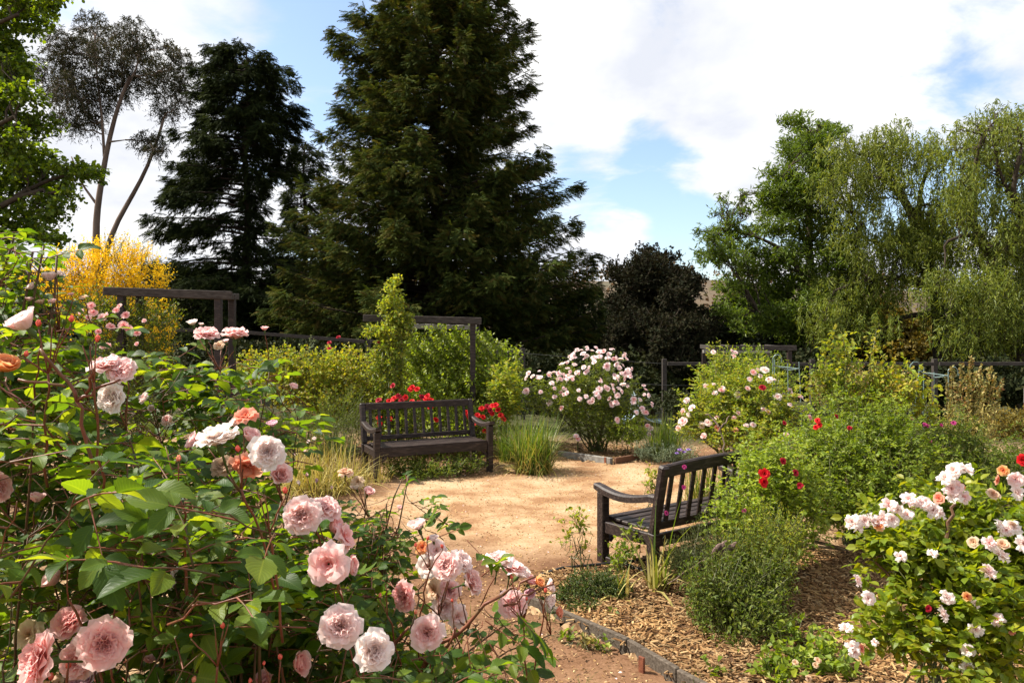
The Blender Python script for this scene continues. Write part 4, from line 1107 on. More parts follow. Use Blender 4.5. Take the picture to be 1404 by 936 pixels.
# ------------------------------------------------------------------ benches
def bench(label, origin, rz, L=1.5, arch=0.0):
    root = thing('garden_bench', label, 'bench', origin, rz, 'dark timber garden benches')
    W = M['bench_wood']; yb, yf = .25, -.27
    lw = .07
    def loc(name, m): 
        o = link(name, m.mesh(name, W, False), root); return o
    for sx in (-1, 1):
        x = sx * (L / 2)
        m = MB(); m.beam((x, yb - .02, 0), (x, yb, .42), lw, lw, .006, (0, 1, 0)); m.beam((x, yb, .415), (x, yb + .10, .90), lw, .062, .014, (0, 1, 0)); loc('rear_leg', m)
        m = MB(); m.beam((x, yf, 0), (x, yf, .615), lw, lw, .006, (0, 1, 0)); loc('front_leg', m)
        # armrest: dips towards the back, rounded nose at the front
        m = MB()
        ys = np.linspace(yf - .07, yb + .03, 12); t = np.linspace(0, 1, 12)
        zc = .655 - .045 * np.sin(np.pi * np.clip(t * 1.1, 0, 1)) + .005 * t
        hw = np.where(t < .12, .036, .040 - .006 * t); th = np.full(12, .026); th[0] = .020
        rows = []
        for y, z, w, h in zip(ys, zc, hw, th):
            rows.append([(x - w, y, z - h), (x + w, y, z - h), (x + w, y, z + h * .5), (x + w * .7, y, z + h), (x - w * .7, y, z + h), (x - w, y, z + h * .5)])
        V = np.array(rows).reshape(-1, 3); k = 6
        F = []
        for i in range(11):
            for j in range(k): F.append((i * k + j, i * k + (j + 1) % k, (i + 1) * k + (j + 1) % k, (i + 1) * k + j))
        m.add(V, np.array(F)[:, ::-1])
        m.add(V[:k], np.array([[0, 1, 2, 3, 4, 5]])); m.add(V[-k:], np.array([[5, 4, 3, 2, 1, 0]]))
        loc('armrest', m)
        m = MB(); m.beam((x, yf + .036, .36), (x, yb - .036, .37), .04, .085); m.beam((x, yf + .036, .12), (x, yb - .05, .12), .035, .05); loc('side_rail', m)
        # small curved bracket under the seat
        m = MB(); m.beam((x - sx * .04, yf + .015, .25), (x - sx * .12, yf + .015, .33), .03, .05, .004, (0, 1, 0)); loc('bracket', m)
    m = MB(); m.beam((-L / 2 + .036, yf + .005, .365), (L / 2 - .036, yf + .005, .365), .032, .10); loc('front_rail', m)
    m = MB(); m.beam((-L / 2 + .036, yb - .005, .365), (L / 2 - .036, yb - .005, .365), .032, .09); loc('back_rail', m)
    m = MB()
    for i in range(6):
        y = yf - .02 + .082 * i + .045
        zc = .428 - .012 * math.sin(math.pi * (i + .5) / 6)
        m.beam((-L / 2 + (.04 if 0 < i < 5 else .04), y, zc), (L / 2 - .04, y, zc), .068, .022)
    loc('seat', m)
    def zarch(x): return arch * (1 - (2 * x / L) ** 2)
    m = MB(); xs_ = np.linspace(-L / 2 + .036, L / 2 - .036, 9)
    rows = []
    for x in xs_:
        z = .845 + zarch(x); y = yb + .088
        rows.append([(x, y - .02, z - .030), (x, y + .018, z - .030), (x, y + .022, z + .045), (x, y + .012, z + .055), (x, y - .012, z + .055), (x, y - .02, z + .045)])
    V = np.array(rows).reshape(-1, 3); F = []
    for i in range(8):
        for j in range(6): F.append((i * 6 + j, i * 6 + (j + 1) % 6, (i + 1) * 6 + (j + 1) % 6, (i + 1) * 6 + j))
    m.add(V, np.array(F)); m.add(V[:6], np.array([[5, 4, 3, 2, 1, 0]])); m.add(V[-6:], np.array([[0, 1, 2, 3, 4, 5]]))
    loc('top_rail', m)
    m = MB(); m.beam((-L / 2 + .036, yb + .018, .475), (L / 2 - .036, yb + .018, .475), .03, .055); loc('lower_rail', m)
    n = 12
    m = MB()
    for i in range(n):
        x = -L / 2 + .036 + (L - .072) * (i + .5) / n + .0
        m.beam((x, yb + .022, .495), (x, yb + .084, .82 + zarch(x)), .038, .018, .004, (0, 1, 0))
    loc('backrest', m)
    return root
th = math.radians(27)
rc = np.array((-1.155, 9.33, 0)); off = .25
bench('dark slatted bench facing the gravel, with red roses behind its back', rc - off * np.array((-math.sin(th), math.cos(th), 0)) - (0, 0, .03), th, L=1.44)
th2 = math.radians(214.8)
bench('dark slatted bench seen from behind, half hidden by green rose bushes', (1.50 - .08, 5.785 - .06, -.085), th2, L=1.42, arch=.03)

# ------------------------------------------------------------------ bed edgings, hose, supports
def edging(label, pts, h, w, mat, stakes=(), group='timber bed edgings'):
    c = np.mean(pts, 0)
    root = thing('bed_edging', label, 'edging', (c[0], c[1], 0), 0, group)
    for i in range(len(pts) - 1):
        a = np.array((*pts[i], h / 2 + .002)); b = np.array((*pts[i + 1], h / 2 - .004 + .003 * (i % 2)))
        u = (b - a) / np.linalg.norm(b - a)
        m = MB(); m.beam(a + u * .002, b - u * .002, w, h + .1); part('board', m, M[mat], root)
    for s in stakes:
        m = MB(); m.beam((s[0], s[1], -.1), (s[0], s[1], h + .055), .035, .014, .002, (1, .8, 0)); part('stake', m, M['rust'], root)
    return root
e = [GP(985, 965)[:2], GP(930, 934)[:2], GP(862, 892)[:2], GP(760, 845)[:2], GP(712, 826)[:2]]
edging('grey weathered timber board edging the chip mulch bed in the foreground', e, .018, .03, 'edge_wood', [(GP(887, 917)[0] - .03, GP(887, 917)[1] - .02)])
edging('reddish timber board edging the far bed under the white pink rose', [(1.36, 9.78), (1.92, 10.3)], .035, .04, 'edge_red')
edging('whitish grey board edging at the corner of the far bed', [(1.32, 9.79), (.66, 10.45)], .03, .06, 'concrete', [(1.24, 9.83)])
m = MB(); pts = np.array([GP(742, 793), GP(770, 784), GP(800, 781), GP(850, 776), GP(905, 770)]); pts[:, 2] = .03
m.tube(pts, .011, 7)
tag(link('garden_hose', m.mesh('garden_hose', M['black_rubber'], True)), 'black hose lying along the mulch by the nearer bench', 'hose')

def plant_support(label, base, h, w, leans, ring_h):
    root = thing('plant_support', label, 'plant support', base, 0, 'metal hooped plant supports')
    b = np.array(base, float); tops_ = []
    for k, (dx, dy, lean, hook) in enumerate(leans):
        foot = b + np.array((dx * w * (1 + lean), dy * w, 0)); top = b + np.array((dx * w, dy * w, h - .03 * k))
        u = unit(top - foot)
        pts = [foot, foot + (top - foot) * .5, top]
        if hook:
            q = np.array((hook, 0, 0))
            pts += [top + q * .03 + u * .035, top + q * .08 + u * .035, top + q * .11, top + q * .115 - u * .06]
        m = MB(); m.tube(np.array(pts), .006, 5); part('stake', m, M['teal_metal'], root)
        f = ring_h; tops_.append(foot + (top - foot) * f)
    for i in range(len(tops_)):
        m = MB(); m.tube(np.array((tops_[i], tops_[(i + 1) % len(tops_)])), .007, 5); part('crossbar', m, M['teal_metal'], root)
    return root
c = P(1077, 560, 10.2); plant_support('pale teal metal plant support beside the pink rose bush', (c[0], c[1], float(g(c[0], c[1]))), 1.42, .19,
    [(-1, -.3, .15, 1), (-.5, .8, .1, 0), (.9, -.2, .35, 0), (.5, .9, .2, 0)], .93)
c = P(1278, 560, 8.6); plant_support('pale teal metal plant support with leaning stakes left of the rusty flower spires', (c[0], c[1], float(g(c[0], c[1]))), 1.36, .16,
    [(-1, -.2, 1.0, -1), (-.1, .9, .8, 0), (1, -.3, .1, 1), (.6, .8, .2, 0)], .95)
# unidentified pale blue thing beyond the fence, modelled as a draped sheet
mb = MB()
c = P(872, 512, 19.0)
xx = np.linspace(-.45, .75, 22); yy = np.linspace(-.5, .5, 10)
X, Y = np.meshgrid(xx, yy); gz = float(g(c[0], c[1]))
Z = gz + .85 * np.exp(-((X - .0) / .24) ** 2 - (Y / .45) ** 2)  + .03 * np.sin(9 * X + 4 * Y) * np.sin(7 * Y - 3 * X) + .06
V = np.stack((X + c[0], Y + c[1], Z), -1).reshape(-1, 3)
i = np.arange(9)[:, None] * 22; j = np.arange(21)[None]
mb.add(V, np.stack((i + j, i + j + 1, i + 23 + j, i + 22 + j), -1).reshape(-1, 4))
tag(link('pale_blue_shape', mb.mesh('pale_blue_shape', solid_mat('pale_blue_sheet', [(0.18, 0.27, 0.31), (0.30, 0.38, 0.42)], 3, rough=.5), True)), 'pale blue white shape glimpsed past the far white pink rose', 'sheet')
c = P(1408, 548, 12.0)
root = thing('marker_post', 'white and reddish marker post at the far right edge of the photo', 'post', (c[0], c[1], float(g(c[0], c[1]))))
gz = root.location[2]; zt_ = EYE - (532 - HOR) * 12 / FPX
for k in range(4):
    z1 = gz + (zt_ - gz) * k / 4; z2 = gz + (zt_ - gz) * (k + 1) / 4
    m = MB(); m.box((c[0] + .02, c[1], (z1 + z2) / 2), (.09, .09, z2 - z1 - .002)); part('band', m, M['concrete'] if k % 2 else M['rust'], root)
# ------------------------------------------------------------------ beds in the middle distance
def gbase(px, d):
    X = (px - 702) * d / FPX
    return (X, d, float(g(X, d)))
def blooms(root, pos, out, n, rad, kinds, seed, cap=100, tilt=.4, jit=.02):
    rg = np.random.default_rng(seed)
    for i in range(min(n, len(pos))):
        kind, mat = kinds[int(rg.integers(len(kinds)))]
        ax = unit(np.asarray(out[i]) + np.array((0, -.35, .5)) + rg.normal(0, tilt, 3))
        place_flower(root, pos[i], ax, rad * rg.uniform(.75, 1.2), kind, mat)
def skin(rg, blobs, n, camside=True):
    """points on the outside of a bush, the side open to the path and the sky"""
    res = []; outs = []
    C = [b[0] for b in blobs]; R = [b[1] for b in blobs]
    while len(res) < n:
        p, d, k = blob_points(rg, blobs, 200, 1.0)
        for q, o in zip(p, d):
            if camside and (o[1] > .35 or o[2] < -.45): continue
            if any(np.sum(((q - c) / r) ** 2) < .80 for c, r in zip(C, R)): continue
            res.append(q + o * .03); outs.append(o)
            if len(res) >= n: break
    return np.array(res), np.array(outs)

# white pink shrub rose in the far bed
bl = [blob(812, 515, 10.9, 40, 26), blob(800, 555, 10.9, 44, 36), blob(760, 545, 10.7, 40, 24), blob(845, 545, 10.9, 34, 28), blob(868, 565, 10.8, 24, 20), blob(820, 582, 10.9, 46, 22), blob(736, 535, 10.6, 18, 12)]
r_, p_, o_ = bush('rose_bush', 'rounded shrub rose covered in small white pink blooms by the red board', 'rose bush', gbase(818, 10.9), bl, 440, .036, 'rose_leaf_mid', LEAF, 6, .32, 101, 26, .012, leaflets=5)
rg = np.random.default_rng(102)
fp, fo = skin(rg, [blob(812, 508, 10.8, 42, 26), blob(800, 540, 10.7, 50, 24), blob(748, 530, 10.5, 30, 16), blob(850, 540, 10.7, 34, 24)], 64)
blooms(r_, fp, fo, 64, .042, [('small', 'p_spray'), ('small', 'p_white'), ('small', 'p_spray')], 103)
ex = [(828, 482), (835, 486), (822, 490), (842, 493), (815, 497), (846, 500), (832, 502), (725, 512), (738, 518), (752, 515), (757, 526), (768, 520), (722, 535), (861, 508), (858, 512), (792, 602), (893, 588), (890, 596), (888, 584), (880, 560), (872, 566), (886, 566), (790, 598), (868, 552), (846, 575), (720, 538), (846, 578), (770, 560)]
for i, (x, y) in enumerate(ex):
    place_flower(r_, P(x, y, 10.35), (frng.normal(0, .4), -.6, .6), .042, 'small', 'p_spray' if i % 3 else 'p_pale')

mb = MB(); rg = np.random.default_rng(104)
fp, fo = skin(rg, [blob(820, 505, 10.8, 44, 28), blob(800, 535, 10.7, 52, 22), blob(750, 528, 10.5, 34, 16), blob(862, 552, 10.7, 30, 22)], 80)
for k in range(len(FL['small'])):
    q = FL['small'][k]; T = (np.concatenate(q.V), np.concatenate(q.F[4]), np.concatenate(q.UV[4]))
    a_ = unit(fo[k::5] + (0, -.35, .5) + rg.normal(0, .4, fo[k::5].shape))
    R_ = frames(rg.normal(0, 1, a_.shape), a_); R_ = np.stack((np.cross(R_[:, :, 1], a_), R_[:, :, 1] - a_ * np.sum(R_[:, :, 1] * a_, 1)[:, None], a_), -1)
    R_ = frames(R_[:, :, 1], a_)
    mb.scatter(T, fp[k::5], R_, .036 * rg.uniform(.7, 1.15, len(a_)))
tag(part('small_blooms', mb, M['p_spray'], r_, True), kind='stuff')
# pale pink rose bush at right, in front of the arbour
bl = [blob(1000, 525, 8.4, 44, 32), blob(985, 560, 8.2, 46, 30), blob(1040, 555, 8.2, 46, 36), blob(1020, 590, 8.0, 60, 28), blob(985, 495, 8.6, 16, 16), blob(955, 585, 8.2, 22, 18), blob(1070, 570, 8.0, 34, 34)]
r_, p_, o_ = bush('rose_bush', 'yellow green rose bush dotted with pale pink blooms beneath the right hand arbour', 'rose bush', gbase(1000, 8.2), bl, 520, .038, 'lime_leaf', LEAF, 6, .32, 111, 22, .012, leaflets=5)
rg = np.random.default_rng(112)
fp, fo = skin(rg, bl, 44)
blooms(r_, fp, fo, 44, .036, [('small', 'p_white'), ('small', 'p_spray'), ('small', 'p_pale')], 113)
for x, y, r, mt in ((937, 578, .05, 'p_pale'), (970, 580, .045, 'p_white'), (1065, 545, .05, 'p_white'), (1048, 508, .05, 'p_white'), (1045, 532, .04, 'p_darkred'), (983, 588, .04, 'p_coral'), (1008, 590, .035, 'p_coral'), (965, 598, .036, 'p_pale'), (978, 483, .03, 'p_white'), (1003, 482, .03, 'p_spray'), (1008, 484, .03, 'p_spray')):
    place_flower(r_, P(x, y, 7.8), (frng.normal(0, .4), -.7, .6), r, 'small', mt)

# red rose behind the far bench
bl = [blob(570, 575, 10.55, 60, 26), blob(620, 590, 10.5, 60, 34), blob(665, 585, 10.5, 34, 30), blob(540, 590, 10.5, 40, 30), blob(600, 560, 10.7, 60, 22)]
r_, p_, o_ = bush('rose_bush', 'low rose bush with bright red blooms behind the bench that faces the gravel', 'rose bush', gbase(600, 10.5), bl, 800, .045, 'climber_leaf', LEAF, 9, .28, 121, 12, .01)
for x, y in ((520, 549), (540, 547), (545, 544), (551, 549), (556, 545), (533, 551), (548, 552), (562, 535), (572, 534), (578, 545), (585, 548), (587, 543), (590, 550), (575, 552), (565, 551), (594, 556), (590, 558), (583, 553), (540, 529), (567, 531), (520, 573), (533, 575), (518, 583), (597, 576), (661, 560), (668, 558), (676, 556), (680, 555), (683, 563), (687, 570), (690, 575), (672, 562), (655, 570), (650, 580), (642, 572), (665, 592), (672, 596), (640, 565), (662, 572), (521, 597), (674, 568)):
    place_flower(r_, P(x, y, 10.1 if x > 636 else 9.95) + np.array((0, frng.normal(0, .06), 0)), (frng.normal(0, .4), -.7, .6), .043, 'small', 'p_red' if frng.random() > .15 else 'p_darkred')

# climber over the middle arbour, and the tall leading shoot beside it
bl = [blob(600, 480, 11.5, 44, 30), blob(640, 476, 11.6, 40, 22), blob(610, 530, 11.2, 56, 26), blob(670, 525, 11.3, 40, 30), blob(680, 505, 12.0, 36, 36), blob(700, 540, 11.9, 22, 30), blob(620, 530, 11.8, 60, 34), blob(570, 500, 11.6, 26, 36), blob(660, 550, 11.8, 50, 26), blob(705, 510, 12.2, 14, 22)]
bush('climbing_rose', 'pale green climber heaped over the arbour behind the red roses', 'climber', gbase(630, 11.9), bl, 1700, .052, 'climber_leaf', LEAF8, 9, .34, 131, 16, .014)
bl = [blob(540, 395, 10.45, 13, 18), blob(538, 422, 10.45, 18, 20), blob(541, 450, 10.45, 22, 20), blob(532, 482, 10.45, 24, 22), blob(530, 512, 10.45, 26, 24), blob(548, 438, 10.45, 18, 14), blob(535, 542, 10.4, 26, 20), blob(514, 452, 10.45, 14, 8), blob(541, 380, 10.45, 7, 9)]
bush('climbing_rose', 'narrow column of pale green shoots standing taller than the arbour beam', 'climber', gbase(538, 10.45), bl, 800, .045, 'lime_leaf', LEAF8, 8, .2, 132, 16, .008, droop=.35, upward=.2)
bl = [blob(692, 520, 10.4, 22, 14), blob(685, 540, 10.4, 18, 14), blob(700, 560, 10.4, 16, 18)]
bush('shrub', 'light green feathery shoots at the right end of the bench with red roses', 'shrub', gbase(694, 10.4), bl, 46, .06, 'lime_leaf', LEAF, 6, .3, 133, 12, .006, leaflets=5)

# bushes left of the bench
bl = [blob(430, 505, 10.9, 50, 26), blob(480, 515, 10.8, 44, 34), blob(390, 500, 11.0, 34, 22), blob(460, 545, 10.6, 46, 30), blob(500, 555, 10.6, 26, 30), blob(410, 540, 10.8, 40, 26), blob(350, 510, 11.2, 40, 26)]
r_, p_, o_ = bush('rose_bush', 'yellowish small leaved bush between the pink roses and the bench', 'rose bush', gbase(460, 10.8), bl, 1300, .046, 'yellow_leaf', LEAF_WIDE, 9, .30, 141, 18, .008)
for x, y in ((464, 463), (452, 470), (520, 470), (452, 478)):
    place_flower(r_, P(x, y, 10.4), (0, -.5, .8), .035, 'small', 'p_darkred')
bl = [blob(470, 560, 9.9, 34, 28), blob(490, 585, 9.8, 26, 26), blob(450, 580, 9.8, 30, 22)]
bush('shrub', 'dark green upright shrub just left of the bench with red roses', 'shrub', gbase(478, 9.9), bl, 360, .034, 'fine_leaf', LEAF_NARROW, 10, .26, 142, 12, .006, upward=.8)
bl = [blob(430, 600, 8.9, 40, 26), blob(455, 615, 8.8, 34, 18), blob(405, 590, 9.0, 30, 28), blob(400, 620, 8.8, 26, 18)]
r_, p_, o_ = bush('shrub', 'feathery grey green low shrub with tiny white flowers behind the straw tuft', 'shrub', gbase(430, 8.9), bl, 620, .030, 'fine_leaf', LEAF_NARROW, 12, .22, 143, 12, .004, upward=.6)
for x, y in ((423, 605), (431, 601), (419, 618), (398, 606), (405, 622)):
    place_flower(r_, P(x, y, 8.4), (0, -.8, .5), .022, 'small', 'p_white')
# white stalk with buds in the same bed
bl = [blob(428, 470, 10.6, 4, 14), blob(427, 490, 10.6, 5, 12)]
bush('flower_spike', 'thin pale flower spike rising above the yellowish bush', 'flower spike', gbase(428, 10.6), bl, 30, .03, 'grey_leaf', LEAF, 6, .06, 144, 3, .006)

# straw tuft and strappy clumps
def tuft(name, label, cat, base, specs, seed, mats):
    rg = np.random.default_rng(seed)
    root = thing(name, label, cat, base)
    for (nm, n, L, w, sp, ar, r0), mt in zip(specs, mats):
        m = MB(); blades(m, rg, base, n, L, w, sp, ar, r0); part(nm, m, M[mt], root)
    return root
tuft('strappy_clump', 'arching green strap leaved clump with dead straw skirt at the right end of the bench', 'grass clump', gbase(732, 9.2),
     [('green_blades', 420, .62, .013, .55, 1.3, .20), ('dry_blades', 260, .38, .010, 1.1, 1.0, .24)], 151, ['grass', 'straw'])
tuft('strappy_clump', 'smaller green strap leaved clump just behind the bench arm on its right', 'grass clump', gbase(700, 9.9),
     [('green_blades', 220, .5, .012, .5, 1.2, .16), ('dry_blades', 60, .28, .010, 1.1, 1.0, .16)], 152, ['grass', 'straw'])
tuft('straw_tuft', 'flattened yellow straw tuft lying between the pink roses and the bench', 'grass clump', gbase(438, 8.0),
     [('dry_blades', 420, .52, .012, 1.15, .6, .38), ('green_blades', 60, .42, .010, .9, .8, .3)], 153, ['straw', 'yellow_leaf'])
tuft('straw_tuft', 'dry straw tuft at the front leg of the bench on its left side', 'grass clump', gbase(500, 8.5),
     [('dry_blades', 160, .30, .009, 1.2, .5, .30)], 154, ['straw'])
tuft('strappy_clump', 'upright green clump growing between the far white pink rose and the pink bush', 'grass clump', gbase(912, 10.2),
     [('green_blades', 260, .55, .012, .5, 1.1, .22)], 155, ['grass'])
tuft('strappy_clump', 'pale grass clump at the foot of the pale pink bush beneath the right hand arbour', 'grass clump', gbase(965, 7.6),
     [('green_blades', 120, .42, .010, .7, 1.1, .2), ('dry_blades', 110, .36, .009, .9, 1.0, .2)], 156, ['grass', 'straw'])
tuft('dried_lily', 'half dried strap leaved plant with curling straw leaves behind the nearer bench', 'plant', gbase(902, 4.85),
     [('green_blades', 9, .60, .018, .30, 1.3, .06), ('dry_blades', 26, .36, .022, .95, 1.5, .07)], 157, ['grass', 'straw'])
tuft('dried_lily', 'small dried straw leaved plant on the chip mulch by the prostrate weeds', 'plant', gbase(850, 4.72),
     [('dry_blades', 14, .24, .02, .95, 1.4, .05), ('green_blades', 8, .24, .012, .6, 1.0, .05)], 158, ['straw', 'grass'])
tuft('meadow_grass', 'fresh green grass at the right edge before the ochre shrub', 'grass clump', gbase(1360, 7.8),
     [('green_blades', 900, .42, .010, .35, .9, .75)], 159, ['grass'])
bl = [blob(905, 620, 10.0, 34, 10), blob(935, 622, 9.9, 22, 9), blob(885, 615, 10.1, 16, 8)]
r_, p_, o_ = bush('lavender_plant', 'low grey lavender mound at the end of the gravel beyond the nearer bench', 'lavender', gbase(912, 10.0), bl, 300, .045, 'grey_leaf', LEAF_NARROW, 9, .14, 161, 6, .004, upward=1.2)
for x, y in ((932, 617), (938, 620), (928, 622), (944, 617)):
    place_flower(r_, P(x, y, 9.7), (0, -.3, .9), .03, 'small', 'p_purple')
bl = [blob(860, 590, 10.5, 26, 18), blob(840, 600, 10.5, 14, 10)]
bush('shrub', 'small bright green shrub tucked under the right side of the white pink rose', 'shrub', gbase(858, 10.5), bl, 150, .04, 'climber_leaf', LEAF, 8, .2, 162, 8, .005)
bl = [blob(560, 632, 8.95, 34, 13), blob(600, 638, 8.9, 40, 14), blob(640, 634, 9.05, 24, 13), blob(545, 642, 8.85, 20, 10), blob(575, 647, 8.8, 30, 8)]
bush('ground_cover', 'mounded green ground cover spilling out from under the bench with red roses', 'ground cover', gbase(590, 8.95), bl, 480, .030, 'fine_leaf', LEAF, 9, .14, 163, 8, .003)

# left arbour: green climber with pink roses
bl = [blob(170, 430, 9.3, 34, 26), blob(150, 470, 9.2, 36, 40), blob(195, 450, 9.3, 34, 34), blob(215, 480, 9.3, 24, 30), blob(180, 510, 9.2, 60, 34), blob(130, 420, 9.2, 26, 26), blob(225, 430, 9.6, 22, 20), blob(120, 540, 9.0, 60, 40), blob(200, 560, 9.0, 50, 34)]
r_, p_, o_ = bush('climbing_rose', 'dark green climbing rose with small pink blooms on the left arbour', 'climber', gbase(170, 9.3), bl, 1000, .042, 'rose_leaf_mid', LEAF, 9, .32, 171, 18, .012)
for x, y, r in ((125, 420, .05), (128, 429, .05), (140, 437, .06), (146, 434, .05), (150, 447, .04), (160, 426, .045), (173, 433, .055), (170, 447, .06), (176, 451, .05), (188, 457, .05), (140, 475, .04), (148, 474, .04), (164, 420, .035), (152, 449, .045), (135, 455, .04), (188, 472, .03), (120, 436, .04), (112, 428, .04), (198, 440, .03)):
    place_flower(r_, P(x, y, 8.65), (frng.normal(.2, .4), -.8, .5), r, 'small', 'p_pink' if frng.random() > .3 else 'p_pale')

# yellow broom: green whippy stems smothered in blossom
rg = np.random.default_rng(181)
bl = [blob(150, 372, 13.6, 46, 36), blob(105, 375, 13.4, 36, 28), blob(190, 375, 13.6, 34, 34), blob(222, 378, 13.6, 13, 18), blob(70, 385, 13.2, 34, 28), blob(160, 345, 13.6, 40, 16), blob(210, 440, 13.2, 30, 26), blob(215, 480, 13.2, 22, 30), blob(150, 420, 13.6, 60, 40), blob(95, 350, 13.4, 24, 10)]
root, pts, out = bush('flowering_broom', 'tall shrub smothered in golden yellow blossom behind the left arbour', 'shrub', gbase(150, 13.5), bl, 700, .04, 'fine_leaf', LEAF_NARROW, 8, .5, 181, 22, .012, upward=1.0)
fb = MB()
tp, to, _ = blob_points(rg, bl, 1500, .85)
twiggy(fb, None, rg, tp, to, .035, LEAF_WIDE, 11, .42, .3, 0, upward=.9)
tag(part('blossom', fb, M['broom_flower'], root), kind='stuff')

# ------------------------------------------------------------------ right hand beds
bl = [blob(1150, 490, 6.9, 24, 34), blob(1128, 520, 6.9, 26, 30), blob(1165, 530, 6.9, 34, 34), blob(1140, 462, 6.9, 10, 16)]
bush('rose_bush', 'tall yellow green leafy shoots standing up before the ash like tree', 'rose bush', gbase(1150, 6.9), bl, 170, .048, 'lime_leaf', LEAF8, 7, .26, 201, 22, .007, upward=.7, droop=.1, shell=.3)
bl = [blob(1200, 475, 6.9, 9, 22), blob(1205, 515, 6.9, 24, 28), blob(1235, 530, 6.8, 34, 34), blob(1265, 550, 6.8, 26, 28), blob(1190, 545, 6.9, 30, 24)]
bush('rose_bush', 'yellow leaved loose shoots beside the leaning plant support', 'rose bush', gbase(1215, 6.9), bl, 190, .046, 'yellow_leaf', LEAF8, 7, .26, 202, 20, .007, upward=.7, shell=.3)
bl = [blob(1170, 590, 6.3, 60, 44), blob(1130, 620, 6.0, 50, 44), blob(1210, 600, 6.4, 60, 44), blob(1170, 650, 5.9, 80, 50), blob(1240, 640, 6.2, 60, 50), blob(1130, 680, 5.6, 50, 40), blob(1200, 700, 5.7, 60, 44)]
r_, p_, o_ = bush('rose_bush', 'big green rose bush between the nearer bench and the white roses', 'rose bush', gbase(1175, 6.0), bl, 820, .034, 'mid_leaf', LEAF, 6, .32, 203, 40, .009, leaflets=5, shell=.4, upward=.9)
for x, y, k in ((1121, 577, 1), (1124, 583, 1), (1119, 586, 1), (1146, 571, 0), (1165, 587, 0), (1075, 580, 0), (1275, 605, 2), (1272, 584, 2), (1290, 583, 2), (1307, 580, 3), (1268, 582, 2), (1250, 575, 2)):
    place_flower(r_, P(x, y, 5.6 if x < 1200 else 6.3), (frng.normal(0, .4), -.8, .5), (.020, .022, .018, .022)[k], 'small', ('p_darkred', 'p_red', 'p_magenta', 'p_magenta')[k])
bl = [blob(1300, 620, 6.9, 60, 40), blob(1360, 640, 6.9, 60, 40), blob(1300, 660, 6.5, 60, 44), blob(1380, 680, 6.4, 60, 50), blob(1290, 590, 7.0, 40, 24), blob(1420, 640, 6.8, 50, 50)]
r_, p_, o_ = bush('rose_bush', 'finer leaved green bush behind the white rose bush in the corner', 'rose bush', gbase(1330, 6.7), bl, 720, .028, 'fine_leaf', LEAF, 6, .30, 204, 26, .007, leaflets=5, shell=.4, upward=.9)
place_flower(r_, P(1401, 631, 6.0), (-.2, -.9, .4), .05, 'small', 'p_red')
# round leaved briar over the back of the nearer bench
bl = [blob(1008, 680, 5.0, 22, 24), blob(1040, 640, 5.3, 30, 24), blob(1060, 680, 5.2, 50, 44), blob(1010, 710, 4.9, 40, 34), blob(1075, 640, 5.2, 44, 36), blob(1050, 618, 5.5, 40, 20), blob(1040, 650, 5.0, 30, 26), blob(1060, 730, 5.0, 50, 40), blob(1100, 700, 5.2, 36, 44)]
r_, p_, o_ = bush('briar_rose', 'light green round leaved briar growing over the back of the nearer bench', 'rose bush', gbase(1040, 5.25), bl, 470, .026, 'climber_leaf', LEAF8, 6, .24, 205, 30, .005, leaflets=5, shell=.45, upward=.7)
for x, y, k in ((1047, 649, 0), (1046, 661, 0), (1073, 632, 1), (1090, 648, 1), (1097, 666, 1), (938, 640, 2), (937, 668, 2), (913, 703, 2), (1020, 700, 2)):
    place_flower(r_, P(x, y, 4.75), (frng.normal(0, .3), -.9, .35), (.036, .022, .016)[k], 'small', ('p_red', 'p_darkred', 'p_magenta')[k])
m = MB()
for a, b in (((1000, 640), (985, 585)), ((985, 585), (967, 568)), ((985, 592), (1000, 570)), ((1062, 660), (1030, 622)), ((1030, 622), (1000, 612))):
    m.tube(cane_path(P(*a, 5.6), P(*b, 5.7), frng, .1, 6, .01), np.linspace(.007, .0045, 6), 5)
part('dead_branch', m, M['gum_bark'], r_)
m = MB()
for x, y in ((982, 752), (990, 748), (998, 753), (1003, 750), (994, 756)):
    c = P(x, y, 4.5)
    ax = unit(np.array((.5, -.1, .6)))
    m.tube(np.array([c - ax * .05, c - ax * .02, c, c + ax * .03, c + ax * .045]), (.002, .012, .017, .013, .004), 7)
m.tube(cane_path(P(915, 800, 4.6), P(985, 756, 4.5), frng, .1, 7, .006), np.full(7, .003), 4)
part('seed_head', m, M['seedhead'], r_)

# dark fine leaved shrub in the foreground and yellowish spires behind it
bl = [blob(1010, 810, 4.35, 60, 44), blob(1040, 780, 4.45, 46, 40), blob(980, 800, 4.3, 40, 34), blob(1010, 850, 4.2, 64, 34), blob(1000, 880, 4.1, 50, 20), blob(1040, 850, 4.2, 46, 34)]
bush('shrub', 'dark fine leaved bushy shrub standing on the chip mulch in the foreground', 'shrub', gbase(1012, 4.3), bl, 800, .029, 'fine_leaf', T8(.22), 10, .28, 211, 26, .004, upward=1.1, shell=.4)
bl = [blob(1030, 745, 4.7, 34, 30), blob(1060, 740, 4.7, 34, 34), blob(1000, 770, 4.6, 26, 24), blob(1050, 770, 4.6, 40, 26)]
bush('shrub', 'wispy yellow green shrub rising behind the dark fine leaved one', 'shrub', gbase(1040, 4.65), bl, 800, .027, 'lime_leaf', LEAF_NARROW, 14, .30, 212, 18, .003, upward=1.8, shell=.3)
bl = [blob(960, 760, 4.75, 34, 30), blob(930, 770, 4.8, 24, 20), blob(980, 735, 4.85, 30, 24)]
bush('shrub', 'feathery green plant at the rear leg of the nearer bench', 'shrub', gbase(955, 4.8), bl, 330, .020, 'dark_fine_leaf', LEAF_NARROW, 12, .18, 213, 10, .003, upward=1.0)
